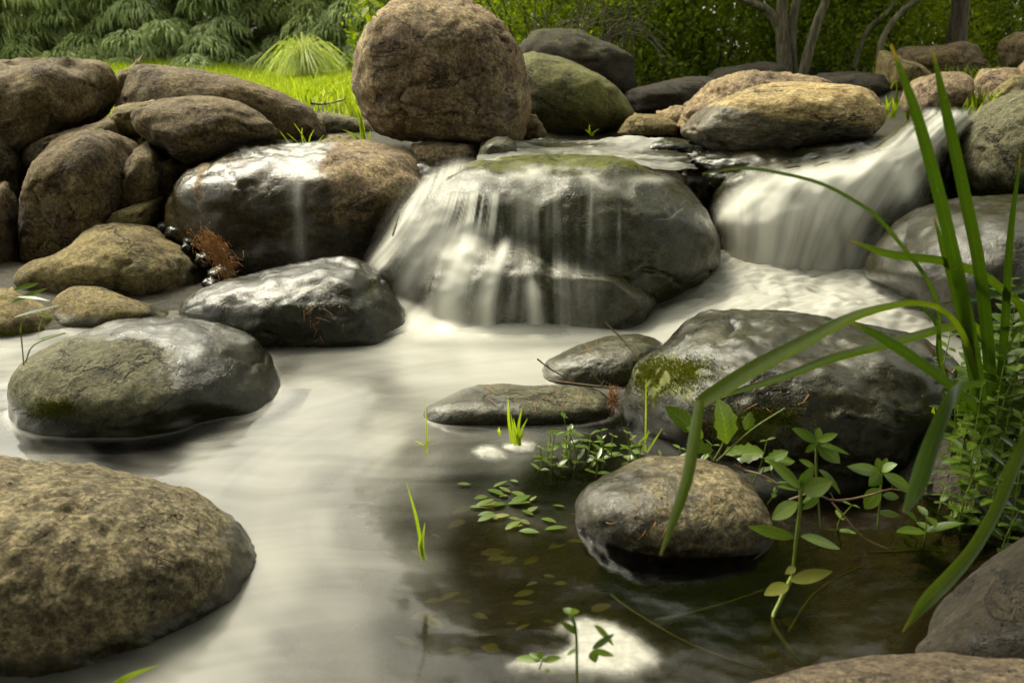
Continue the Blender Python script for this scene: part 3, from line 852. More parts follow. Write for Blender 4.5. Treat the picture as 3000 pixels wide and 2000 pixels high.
rock('right_big', 'boulder', 'big wet brown boulder with moss on its left shoulder at the right of the pool',
     [(1862, 1060), (1893, 1037), (1929, 1015), (1960, 988), (2000, 944), (2027, 926), (2067, 910), (2125, 906), (2201, 908), (2312, 912), (2379, 921), (2446, 933), (2513, 948), (2580, 957), (2670, 971), (2714, 993), (2781, 1033), (2826, 1082), (2835, 1150), (2810, 1240), (2760, 1340), (2690, 1400), (2550, 1420), (2400, 1415), (2200, 1390), (2050, 1345), (1950, 1305), (1880, 1272), (1826, 1245), (1808, 1203), (1817, 1158), (1839, 1127), (1850, 1091)],
     2.3, 0.42, 'wet', 7, 2.7, 0.07, 1.0, wet=lambda px, py, P: np.clip(0.9 - 0.35 * blob(px, py, 2080, 980, 120, 60), 0, 1), ridge=0.5,
     moss=lambda px, py, P, n: 0.75 * blob(px, py, 1960, 1100, 110, 70) + 0.7 * blob(px, py, 2200, 1250, 130, 50) + 0.2, sink=(1240, 40))
rock('small_fore', 'boulder', 'small rounded speckled brown rock half in the clear water in the foreground',
     [(1683, 1460), (1714, 1425), (1759, 1396), (1826, 1362), (1893, 1340), (2000, 1333), (2067, 1347), (2134, 1371), (2187, 1403), (2223, 1447), (2254, 1492), (2275, 1540), (2300, 1590), (2240, 1620), (2050, 1625), (1900, 1620), (1800, 1604), (1714, 1570), (1678, 1530)],
     1.7, 0.18, 'fore', 6, 2.4, 0.05, 1.0, wet=lambda px, py, P: np.clip(0.55 + 0.5 * sstep(1850, 1700, px) - 0.2 * sstep(1950, 2150, px) + 0.5 * sstep(0.03, 0.0, P[:, 2]), 0, 1), sink=(1560, 60))
rock('fore_left', 'boulder', 'very large rough tan boulder filling the lower left corner',
     [(-500, 1560), (-330, 1420), (-150, 1355), (0, 1336), (89, 1345), (179, 1358), (286, 1369), (379, 1387), (469, 1407), (558, 1434), (625, 1470), (683, 1510), (723, 1559), (755, 1600), (772, 1640), (757, 1680), (714, 1722), (661, 1780), (580, 1832), (491, 1872), (335, 1912), (179, 1943), (67, 1962), (0, 1976), (-200, 2000), (-450, 1900)],
     1.52, 0.36, 'fore', 7, 2.4, 0.05, 1.1, wet=lambda px, py, P: np.clip(0.9 * sstep(0.07, 0.0, P[:, 2]) + 0.6 * blob(px, py, 700, 1600, 110, 120), 0, 1),
     moss=lambda px, py, P, n: 0.35 * blob(px, py, 600, 1500, 120, 60) + 0.3 * blob(px, py, 350, 1820, 200, 60), sink=(1660, 110), ctr=(150, 1650))
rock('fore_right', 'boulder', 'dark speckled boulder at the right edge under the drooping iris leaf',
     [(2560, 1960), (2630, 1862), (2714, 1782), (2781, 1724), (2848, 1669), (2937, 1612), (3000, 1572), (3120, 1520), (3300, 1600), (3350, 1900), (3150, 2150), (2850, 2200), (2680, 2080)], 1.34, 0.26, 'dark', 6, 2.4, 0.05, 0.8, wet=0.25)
rock('fore_bottom', 'boulder', 'smooth brown boulder along the lower right edge of the photo',
     [(2050, 2080), (2156, 2000), (2268, 1974), (2379, 1943), (2491, 1925), (2603, 1914), (2759, 1909), (3000, 1911), (3300, 1940), (3450, 2150), (3200, 2350), (2500, 2350), (2100, 2250)], 1.05, 0.22, 'dull', 6, 2.4, 0.04, 0.7)
for k, (x, y, s, Yp) in enumerate([(478, 668, 20, 3.8), (520, 682, 36, 3.74), (563, 712, 27, 3.66), (548, 728, 17, 3.6), (598, 762, 30, 3.55), (652, 808, 44, 3.46), (618, 832, 26, 3.4)]):
    rng = random.Random(k)
    ol = [(x + s * rng.uniform(0.8, 1.2) * math.cos(a), y + 0.75 * s * rng.uniform(0.8, 1.2) * math.sin(a)) for a in np.arange(0, 6.28, 0.5)]
    rock('pebble%d' % k, 'pebble', 'small dark wet stone in the gap beside the sandy boulder', ol, Yp, s / FPX * Yp, 'wet', 4, 2.9, 0.3, 1.6, wet=0.95, cat='pebble', group='pebbles in the damp gap')

BVH = {k: BVHTree.FromPolygons([tuple(p) for p in P], [tuple(f) for f in F]) for k, (o, P, F) in ROCKS.items()}


def hit(x, y, keys):
    """nearest rock point under the sight line of photo pixel x, y"""
    d = Vector(ray(x, y)).normalized()
    best = None
    for k in keys:
        h = BVH[k].ray_cast(Vector(C0), d)
        if h[0] is not None and (best is None or h[3] < best[1]):
            best = (np.array(h[0]), h[3], np.array(h[1]))
    return best


# ------------------------------------------------------------------ ground
GP = [(-3, 1, -0.1), (-1.5, 1.2, -0.16), (0, 1, -0.16), (0, 2, -0.2), (-1, 2.5, -0.2), (-2, 2.4, -0.2), (-3, 2.6, -0.1), (0, 2.9, -0.2), (0.5, 1.5, -0.15), (0.6, 2.4, -0.18), (0.3, 0.4, -0.12),
      (0.8, 1.2, -0.06), (0.85, 1.6, -0.08), (1.05, 1.6, -0.02), (1.25, 1.6, 0.07), (1.06, 1.85, 0.11), (0.8, 1.8, -0.08), (1.25, 2.05, 0.1), (1.7, 1.9, 0.15), (1.5, 1.2, 0.12), (2.5, 2, 0.3), (1.3, 3.0, -0.1), (1.0, 3.3, -0.1), (1.4, 3.45, -0.1), (1.0, 3.7, -0.05), (0.6, 3.1, -0.15), (2.2, 3, 0.3), (2.2, 3.7, 0.3), (1.2, 4.1, 0.2),
      (0.2, 3.7, 0.1), (0.2, 4.2, 0.36), (0.6, 4.6, 0.4), (1.2, 4.6, 0.42), (1.9, 4.6, 0.5), (2.6, 4.6, 0.6), (0.6, 5.4, 0.44), (1.5, 5.6, 0.56), (2.8, 6, 0.66), (0, 5.2, 0.46),
      (-0.6, 4.4, 0.35), (-0.9, 3.7, -0.05), (-1.6, 3.4, 0.02), (-1.9, 3.3, 0.06), (-2.3, 3.4, 0.08), (-2.8, 3.6, 0.08), (-2.6, 4.2, 0.0), (-2, 4, 0.0), (-1.8, 4.6, 0.25), (-1, 4.7, 0.42), (-0.9, 5.2, 0.42), (-2, 5.3, 0.5), (-3.2, 4.9, 0.2), (-3.5, 5.6, 0.5),
      (-1, 6.4, 0.53), (-3, 7, 0.55), (-6, 7, 0.55), (0.4, 7, 0.55), (3, 8, 0.68), (6, 7, 0.75), (0, 10, 0.55), (-5, 12, 0.55), (5, 12, 0.75), (-8, 3, 0.5), (8, 3, 0.6), (0, -3, 0.2), (-5, -2, 0.2), (5, -2, 0.2)]


def ground_z(x, y):
    z = idw(GP, x, y, 3.5, 0.01)
    far = sstep(12, 18, np.hypot(x, y))
    return z * (1 - far) + 0.62 * far


def warp_axis(lo, hi, c, n):
    t = np.linspace(-1, 1, n)
    s = np.sign(t) * np.abs(t) ** 3.2
    return np.where(s < 0, c + (c - lo) * s, c + (hi - c) * s)


gx = warp_axis(-90, 90, 0, 260)
gy = warp_axis(-60, 110, 3.5, 260)
X, Yg = np.meshgrid(gx, gy)
gz = ground_z(X.ravel(), Yg.ravel())
gv = np.stack([X.ravel(), Yg.ravel(), gz], 1)
near = sstep(12, 5, np.hypot(gv[:, 0], gv[:, 1]))
gv[:, 2] += near * 0.02 * fbm(gv * 6, 4, 4)
o = mesh_obj('ground', gv, grid_faces(260, 260), M['ground'], origin=np.zeros(3))
tag(o, kind='structure')

# lawn: a turf sheet just above the ground, and its grass
lx, ly = np.meshgrid(np.linspace(-9, 0.9, 120), np.linspace(5.55, 12.6, 90))
lz = np.maximum(ground_z(lx.ravel(), ly.ravel()), 0.0) + 0.03
edge = 5.9 + 0.35 * fbm(np.stack([lx.ravel() * 1.2, ly.ravel() * 0, lx.ravel() * 0], 1), 5, 3)
lz -= 0.12 * sstep(edge + 0.3, edge - 0.3, ly.ravel())
lv = np.stack([lx.ravel(), ly.ravel(), lz], 1)
o = mesh_obj('lawn', lv, grid_faces(120, 90), M['lawn'], origin=np.zeros(3))
tag(o, kind='structure')


def tuft_field(name, n, xr, yr, h, w, mat, zoff=0.0, dens=None, lean=0.5, seed=3):
    rg = np.random.default_rng(seed)
    x = rg.uniform(*xr, n)
    y = yr[0] + (yr[1] - yr[0]) * rg.uniform(0, 1, n) ** 1.3
    if dens is not None:
        k = rg.uniform(0, 1, n) < dens(x, y)
        x, y = x[k], y[k]
        n = len(x)
    z = ground_z(x, y) + zoff
    b = np.stack([x, y, z], 1)
    a = rg.uniform(0, 2 * math.pi, n)
    hh = h * rg.uniform(0.5, 1.3, n)
    d = np.stack([np.cos(a), np.sin(a), 0 * a], 1)
    s = np.stack([-np.sin(a), np.cos(a), 0 * a], 1) * (w * rg.uniform(0.6, 1.3, n))[:, None]
    ln = rg.uniform(0, lean, n)
    m = b + d * (hh * ln * 0.35)[:, None] + np.array([0, 0, 1]) * (hh * 0.6)[:, None]
    t = b + d * (hh * ln)[:, None] + np.array([0, 0, 1]) * hh[:, None]
    v = np.stack([b - s, b + s, m + s * 0.7, m - s * 0.7, t], 1).reshape(-1, 3)
    i = np.arange(n)[:, None] * 5
    q = i + np.array([[0, 1, 2, 3]])
    tr = i + np.array([[3, 2, 4]])
    r = rg.uniform(0, 1, n)
    return mesh_obj(name, v, [q, tr], mat, fattrs={'rnd': np.concatenate([r, r])}, origin=np.zeros(3))


o = tuft_field('grass', 90000, (-7, 0.8), (5.7, 12.4), 0.055, 0.006, M['lawn_grass'], 0.02, lambda x, y: sstep(5.6, 6.3, y + 0.25 * np.sin(x * 5)))
tag(o, 'short bright yellow-green lawn grass beyond the left boulders', 'grass', kind='stuff')

o = tuft_field('ground_cover', 42000, (0.95, 7.5), (0.2, 7.0), 0.1, 0.011, M['shrub'], -0.005,
               lambda x, y: sstep(0.085, 0.16, ground_z(x, y) + 0.06 * np.sin(x * 3.1 + 1) * np.sin(y * 2.7)) * (1 - sstep(3.0, 3.6, y) * sstep(2.6, 2.1, x)) * (1 - 0.7 * sstep(4.4, 5.2, y) * sstep(3.2, 2.6, x)), 0.9, 9)
tag(o, 'low dark green ground cover on the right bank', 'ground cover', kind='stuff')

# ------------------------------------------------------------------ water
FO = [(1400, 1020, 1), (1600, 1010, 1), (1250, 1010, .95), (1800, 975, 1), (1500, 1060, .98), (1250, 1075, .85), (1000, 1060, .62), (850, 1050, .45), (900, 1110, .68), (1100, 1150, .58), (1300, 1110, .85), (1500, 1110, .9),
      (1000, 1250, .6), (880, 1180, .62), (700, 1262, .45), (100, 1285, .12), (300, 1300, .1), (500, 1275, .14), (20, 1235, .2), (620, 1235, .3), (250, 1345, .4), (100, 1335, .45), (600, 1350, .6), (800, 1400, .66), (1000, 1400, .42), (1150, 1280, .8), (1200, 1340, .42), (1400, 1290, .35),  # low values below the domed boulder paint in its dark reflection
      (1400, 1400, .2), (1600, 1400, .12), (900, 1550, .62), (1050, 1550, .36), (1200, 1550, .2), (1400, 1600, .06), (800, 1700, .7), (700, 1850, .72), (900, 1850, .48), (500, 1980, .75), (250, 2000, .6), (1000, 1950, .4), (1200, 1850, .15), (1200, 1980, .25),
      (1600, 1700, .02), (2200, 1700, 0), (2000, 1900, .02), (2400, 1600, 0), (2600, 1600, 0), (2700, 1480, .03), (2900, 1500, .02), (1650, 1260, .3), (1500, 1250, .45), (1800, 1260, .12), (1750, 1330, .08), (30, 1000, .75), (60, 1050, .65), (10, 1150, .5), (250, 965, .65), (-200, 1100, .4),
      (2100, 900, 1), (2300, 850, 1), (2500, 880, .97), (2650, 950, .92), (2000, 940, 1), (2750, 1000, .75), (1900, 960, 1), (2400, 960, 1), (2300, 1900, 0), (2700, 1800, 0), (1500, 1880, .05), (1900, 1650, 0), (1100, 1650, .4), (1000, 1750, .55)]


def pond_z(x, y):
    return 0.1 * sstep(0.4, 0.95, x) * sstep(2.4, 2.78, y)


nx_, ny_ = 420, 380
X, Yg = np.meshgrid(np.linspace(-2.7, 1.9, nx_), np.linspace(0.5, 3.75, ny_))
x, y = X.ravel(), Yg.ravel()
z = pond_z(x, y)
P = np.stack([x, y, z], 1)
px, py, dc = to_px(P)
foam = idw(FO, px, py, 3.4, 900.0)
cxw, cyw = 0.55, 1.75                       # the current swings round this point
rr = np.hypot(x - cxw, (y - cyw) * 1.5)
th = np.arctan2((y - cyw) * 1.5, x - cxw)
wq = 0.25 * fbm(np.stack([x * 1.5, y * 1.5, 0 * x], 1), 30, 3)
st = fbm(np.stack([(x + wq) * 1.7, (y + wq + 0.16 * x) * 11, 0 * x], 1), 31, 4, 0.6)
st2 = fbm(np.stack([rr * 16, np.cos(th) * 1.2, np.sin(th) * 1.2], 1), 77, 3, 0.6)
blot = fbm(np.stack([x * 4, y * 4, 0 * x], 1), 55, 4)
mid_ = 4 * foam * (1 - foam)
foam = foam + mid_ * (0.2 * st + 0.05 * st2 + 0.1 * blot) + 0.05 * st2 * foam
# froth collects along the waterline of some stones
for k, amt, wdt in (('domed', 0.92, 0.022), ('flat_mid', 0.9, 0.022), ('fore_left', 0.35, 0.02), ('small_fore', 0.1, 0.02), ('low_left', 0.6, 0.03), ('right_big', 0.25, 0.015)):
    Pk = ROCKS[k][1]
    sel = np.where((x > Pk[:, 0].min() - .08) & (x < Pk[:, 0].max() + .08) & (y > Pk[:, 1].min() - .08) & (y < Pk[:, 1].max() + .08))[0]
    for i in sel:
        h = BVH[k].find_nearest((x[i], y[i], z[i]))
        if h[0] is not None and h[3] < 0.12:
            e = math.exp(-(h[3] / wdt) ** 2)
            foam[i] = max(foam[i], amt * e * (0.75 + 0.5 * blot[i]))
            if k in ('domed',):           # foam thinned outside the froth line, painting the boulder's dark reflection
                foam[i] *= 1 - 0.45 * math.exp(-((h[3] - 0.07) / 0.03) ** 2) * (1 if y[i] < 2.4 else 0)
chop = sstep(0.45, 0.75, x) * sstep(2.45, 2.8, y)
P[:, 2] += chop * (0.026 * fbm(np.stack([x * 7, y * 10, 0 * x], 1), 12, 4) + 0.012 * fbm(np.stack([x * 26, y * 40, 0 * x], 1), 14, 3)) + 0.0012 * st * (1 - chop)
P[:, 2] += 0.05 * np.exp(-(((x - 0.05) / 0.3) ** 2 + ((y - 2.86) / 0.07) ** 2))
foam = np.clip((foam - 0.07) * 1.06, 0, 0.97) ** 1.55
o = mesh_obj('pond_water', P, grid_faces(nx_, ny_), M['pond'], attrs={'foam': foam}, origin=np.zeros(3))
tag(o, kind='structure')

# the stream that feeds the great boulder
X, Yg = np.meshgrid(np.linspace(-0.15, 0.74, 150), np.linspace(3.55, 4.5, 120))
x, y = X.ravel(), Yg.ravel()
q = np.stack([x * 6, y * 9, 0 * x], 1)
ns = fbm(q, 91, 4, 0.55)
z = 0.47 + 0.03 * ns + 0.05 * np.exp(-(((x - 0.62) / 0.2) ** 2 + ((y - 4.2) / 0.12) ** 2))
P = np.stack([x, y, z], 1)
px, py, dc = to_px(P)
foam = 0.5 + 0.55 * fbm(np.stack([x * 5, y * 14, 0 * x], 1), 17, 4) + 0.5 * blob(px, py, 1900, 415, 120, 25) - 0.45 * blob(px, py, 1650, 425, 130, 14) - 0.5 * sstep(1950, 2050, px)
o = mesh_obj('stream_water', P, grid_faces(150, 120), M['pond'], attrs={'foam': np.clip(foam, 0.05, 0.93)}, origin=np.zeros(3))
tag(o, kind='structure')


def gsmooth(a, s):
    k = np.arange(-int(2.5 * s) - 1, int(2.5 * s) + 2)
    w = np.exp(-0.5 * (k / s) ** 2)
    w /= w.sum()
    for ax in (0, 1):
        pad = [(0, 0), (0, 0)]
        pad[ax] = (len(k) // 2, len(k) // 2)
        b = np.pad(a, pad, mode='edge')
        n = a.shape[ax]
        a = sum(wi * np.take(b, np.arange(i, i + n), axis=ax) for i, wi in enumerate(w))
    return a


def sheet(name, keys, x0, x1, y0, y1, step, alpha, lift=0.012, sm=4, zw=None):
    """water running over rocks: a skin that lies a little off the rock faces and bridges their overhangs"""
    xs, ys = np.arange(x0, x1 + 1, step), np.arange(y0, y1 + 1, step)
    gx_, gy_ = np.meshgrid(xs, ys)
    A = np.clip(alpha(gx_.ravel().astype(float), gy_.ravel().astype(float)), 0, 0.97).reshape(gx_.shape)
    D = np.full(gx_.shape, np.nan)
    for j, yy in enumerate(ys):
        for i, xx in enumerate(xs):
            h = hit(xx, yy, keys)
            if h:
                D[j, i] = (h[0] - C0) @ CF
            if zw is not None:
                dz = ray(xx, yy)[2]
                if dz < -0.02:
                    c = (zw - CAMH) / dz
                    if not (D[j, i] < c):
                        D[j, i] = c if (not np.isnan(D[j, i]) or yy > 900) else np.nan
    bad = np.isnan(D)
    if bad.any():
        good = np.argwhere(~bad)
        for j, i in np.argwhere(bad):
            k = np.argmin((good[:, 0] - j) ** 2 + (good[:, 1] - i) ** 2)
            D[j, i] = D[good[k][0], good[k][1]]
    S = gsmooth(D, sm)
    D = np.minimum(S, D)
    # falling water never runs back under an overhang: its distance Y only shrinks on the way down
    ry_ = CF[1] + (1000 - gy_) / FPX * CU[1]
    Yw = np.minimum.accumulate(D * ry_, axis=0)
    D = gsmooth(Yw / ry_, 1.6) - lift
    P = C0 + D.ravel()[:, None] * (CF + ((gx_.ravel() - 1500) / FPX)[:, None] * CR + ((1000 - gy_.ravel()) / FPX)[:, None] * CU)
    F = grid_faces(len(xs), len(ys))
    a = A.ravel()
    F = F[a[F].max(1) > 0.012]
    used = np.unique(F)
    mp = np.full(len(P), -1)
    mp[used] = np.arange(len(used))
    o = mesh_obj(name, P[used], mp[F], M['veil'], attrs={'foam': a[used]}, origin=P[used].mean(0))
    return tag(o, kind='structure')


def strand(px, py, pts, al, fade=30):
    """soft jet: pts = (y, x, half width)"""
    p = np.array(pts, float)
    xc = np.interp(py, p[:, 0], p[:, 1])
    w = np.interp(py, p[:, 0], p[:, 2])
    return al * np.exp(-((px - xc) / w) ** 2) * sstep(p[0, 0] - fade, p[0, 0] + fade, py) * sstep(p[-1, 0] + fade, p[-1, 0] - fade, py)


def fall_alpha(px, py):
    slope = np.interp(px, [1100, 1250, 1380, 1470, 1570, 1700], [-0.75, -0.5, -0.18, -0.1, 0.03, 0.03])
    s = px - slope * (py - 620)
    n1 = fbm(np.stack([s / 11, py / 420, 0 * s], 1), 3, 3, 0.6)
    n2 = fbm(np.stack([s / 38, py / 700, 0 * s], 1), 8, 3, 0.6)
    z = 0 * px
    un = lambda a, b: 1 - (1 - np.clip(a, 0, 1)) * (1 - np.clip(b, 0, 1))
    # slick down the left edge
    a = strand(px, py, [(480, 1345, 40), (540, 1265, 50), (600, 1215, 42), (680, 1165, 36), (760, 1120, 30), (800, 1105, 24)], 0.55) * (0.8 + 0.7 * n1)
    # the little curtain with crisp threads
    win = sstep(1265, 1300, s) * sstep(1480, 1440, s) * sstep(545 + 0.06 * np.abs(px - 1400), 575 + 0.06 * np.abs(px - 1400), py) * sstep(720, 640, py)
    a = un(a, win * np.clip(0.5 + 1.7 * n1, 0, 1) * 0.97)
    a = un(a, 0.55 * blob(px, py, 1365, 676, 70, 22) * (0.9 + 1.2 * n1))
    # the wide oblique jet on the left
    a = un(a, strand(px, py, [(600, 1300, 30), (660, 1272, 45), (720, 1245, 46), (790, 1212, 42), (850, 1190, 40), (920, 1205, 50), (980, 1225, 60)], 0.85) * (0.9 + 0.7 * n2))
    a = un(a, strand(px, py, [(660, 1372, 55), (720, 1352, 45), (790, 1328, 40), (870, 1312, 38), (960, 1305, 42), (1000, 1300, 50)], 0.95) * (0.92 + 0.5 * n2))
    a = un(a, strand(px, py, [(700, 1482, 16), (740, 1470, 17), (800, 1447, 20), (880, 1430, 22), (960, 1424, 26), (1000, 1420, 30)], 0.92, 22))
    a = un(a, strand(px, py, [(815, 1556, 10), (850, 1560, 18), (912, 1567, 22), (970, 1570, 26), (1010, 1572, 34)], 0.9, 20))
    a = un(a, strand(px, py, [(770, 1676, 40), (820, 1688, 45), (870, 1696, 48), (930, 1692, 55), (990, 1685, 60)], 0.42) * (0.8 + 0.8 * n2))
    # thin film over the inner rock
    a = un(a, 0.22 * sstep(1180, 1240, px) * sstep(1480, 1330, px) * sstep(640, 700, py) * (0.8 + 0.9 * n2))
    film = sstep(1180, 1260, px) * sstep(1800, 1660, px) * sstep(690, 740, py + 0.0 * px) * (0.09 + 0.3 * n2 + 0.1 * n1)
    a = un(a, film)
    # mist where it lands
    a = un(a, 0.75 * sstep(955, 1015, py) * sstep(1160, 1240, px) * sstep(1800, 1680, px))
    # film and foam over the top; the white band also paints a reflection
    n3 = fbm(np.stack([px / 60, py / 30, 0 * s], 1), 21, 4, 0.6)
    a = un(a, np.clip(0.35 + 0.8 * n3, 0, 0.7) * np.exp(-((py - (508 + 0.0009 * (px - 1600) ** 2 + 14 * n2)) / 16) ** 2) * sstep(1450, 1540, px) * sstep(1900, 1720, px))
    a = un(a, 0.5 * blob(px, py, 1570, 530, 55, 22) * (0.8 + n3) + 0.35 * blob(px, py, 1900, 525, 70, 12) * (1 + n3))
    down = sstep(1440, 1500, px) * sstep(1800, 1700, px) * sstep(520, 570, py) * sstep(740, 640, py)
    a = un(a, down * (0.16 + 0.2 * n1 + 0.35 * n2))
    a = un(a, strand(px, py, [(540, 1736, 5), (620, 1731, 6), (740, 1724, 9)], 0.25, 50) + strand(px, py, [(620, 1815, 4), (760, 1813, 7)], 0.2, 60))
    return a * sstep(1016, 955, py)


sheet('waterfall', ['fall', 'inner'], 1050, 2010, 440, 1016, 4, fall_alpha, 0.014, 4.5, zw=0.02)


def poly_sd(A, px, py):
    Q = np.roll(A, -1, 0)
    inside = np.zeros(len(px), bool)
    dist = np.full(len(px), 1e9)
    for a, b in zip(A, Q):
        inside ^= ((a[1] > py) != (b[1] > py)) & (px < (b[0] - a[0]) * (py - a[1]) / (b[1] - a[1] + 1e-9) + a[0])
        e = b - a
        t = np.clip(((px - a[0]) * e[0] + (py - a[1]) * e[1]) / (e @ e), 0, 1)
        dist = np.minimum(dist, np.hypot(px - a[0] - t * e[0], py - a[1] - t * e[1]))
    return np.where(inside, dist, -dist)


CHUTE = np.array([(2690, 270), (2900, 270), (2890, 350), (2825, 400), (2775, 445), (2755, 485), (2725, 535), (2685, 610), (2610, 700), (2550, 800), (2540, 920), (2070, 920), (2090, 800), (2098, 700),
                  (2084, 610), (2120, 560), (2200, 500), (2290, 472), (2400, 462), (2500, 458), (2560, 425), (2620, 372), (2680, 332)], float)


def chute_alpha(px, py):
    xl = np.interp(py, [310, 335, 380, 430, 470, 500, 540, 600, 700, 800, 860], [2700, 2680, 2610, 2555, 2290, 2205, 2140, 2085, 2100, 2095, 2080])
    xr = np.interp(py, [310, 335, 380, 430, 470, 520, 600, 700, 800, 860], [2845, 2842, 2795, 2752, 2742, 2728, 2680, 2600, 2545, 2540])
    wob = fbm(np.stack([px / 70, py / 70, 0 * px], 1), 48, 3)
    e = sstep(-6, 62, poly_sd(CHUTE, px, py) + 14 * wob)
    u = (px - xl) / (xr - xl)
    n1 = fbm(np.stack([u * 14 + 3, py / 600, 0 * u], 1), 41, 4, 0.6)
    n2 = fbm(np.stack([u * 5 + 8, py / 300, 0 * u], 1), 44, 3, 0.6)
    a = 0.8 + 0.42 * n1
    a = a - 0.5 * blob(px, py, 2590, 640, 80, 130) - 0.34 * blob(px, py, 2400, 720, 130, 90) - 0.25 * blob(px, py, 2680, 520, 60, 90) + 0.3 * blob(px, py, 2170, 690, 70, 120)
    a = a + 0.5 * strand(px, py, [(480, 2640, 40), (600, 2680, 26), (700, 2600, 26), (800, 2545, 28)], 1)
    up = sstep(440, 380, py) * sstep(2560, 2640, px)
    a = a - up * (0.15 - 0.7 * n1)
    a = a + 0.35 * blob(px, py, 2400, 500, 90, 30) + 0.4 * sstep(800, 860, py)
    a = a + 0.32 * n2
    return e * np.clip(a, 0, 0.97) * sstep(310, 335, py)


sheet('waterfall', ['chute', 'ledge_green', 'ledge'], 2060, 2860, 308, 900, 4, chute_alpha, 0.03, 9)


def trickle_alpha(px, py):
    n1 = fbm(np.stack([px / 9, py / 300, 0 * px], 1), 61, 3, 0.6)
    n3 = fbm(np.stack([px / 22 + py / 40, py / 26 - px / 60, 0 * px], 1), 66, 4, 0.65)
    a = strand(px, py, [(500, 872, 14), (560, 873, 13), (650, 877, 14), (770, 880, 16)], 0.34, 60) * (0.8 + n1)
    top = np.exp(-((py - (448 - 0.02 * (px - 840))) / 24) ** 2) * sstep(640, 740, px) * sstep(980, 940, px)
    return np.maximum(a, top * np.clip(0.05 + 1.25 * n3, 0, 0.8))


sheet('trickle_water', ['wall'], 640, 990, 408, 790, 5, trickle_alpha, 0.008, 3)


# floating froth
def froth(label, outline, zt, key):
    A = np.array(outline, float)
    x0, x1, y0, y1 = A[:, 0].min() - 20, A[:, 0].max() + 20, A[:, 1].min() - 14, A[:, 1].max() + 14
    nx, ny = 90, 60
    gx_, gy_ = np.meshgrid(np.linspace(x0, x1, nx), np.linspace(y0, y1, ny))
    px, py = gx_.ravel(), gy_.ravel()
    sd = poly_sd(A, px, py)
    mx = sd.max()
    P = np.array([atz(a, b, 0.004) for a, b in zip(px, py)])
    P[:, 2] += zt * sstep(-4, min(30, mx), sd)
    f = sstep(-20, min(60, mx), sd) * (sstep(1990, 1820, px) * 0.75 + 0.25 if key == 0 else 0.8)
    F = grid_faces(nx, ny)
    F = F[f[F].max(1) > 0.02]
    used = np.unique(F)
    mp = np.full(len(P), -1)
    mp[used] = np.arange(len(used))
    o = mesh_obj('foam_patch', P[used], mp[F], M['foam'], attrs={'foam': f[used]})
    tag(o, label, 'foam')


froth('large hook-shaped patch of white foam floating on the dark water at the bottom',
      [(1478, 1947), (1513, 1925), (1570, 1918), (1625, 1914), (1668, 1885), (1662, 1865), (1630, 1850), (1632, 1828), (1660, 1812), (1714, 1802), (1804, 1820), (1870, 1855), (1937, 1900), (1982, 1945), (1937, 1985), (1848, 2002), (1670, 1990), (1536, 1985), (1490, 1970)], 0.008, 0)
froth('small oval patch of white foam below the long low grey rock', [(1388, 1322), (1410, 1309), (1445, 1308), (1475, 1325), (1478, 1338), (1450, 1344), (1410, 1338)], 0.005, 1)
froth('smallest thin patch of white foam right of the oval foam patch', [(1480, 1308), (1520, 1298), (1560, 1304), (1555, 1313), (1510, 1316)], 0.004, 2)

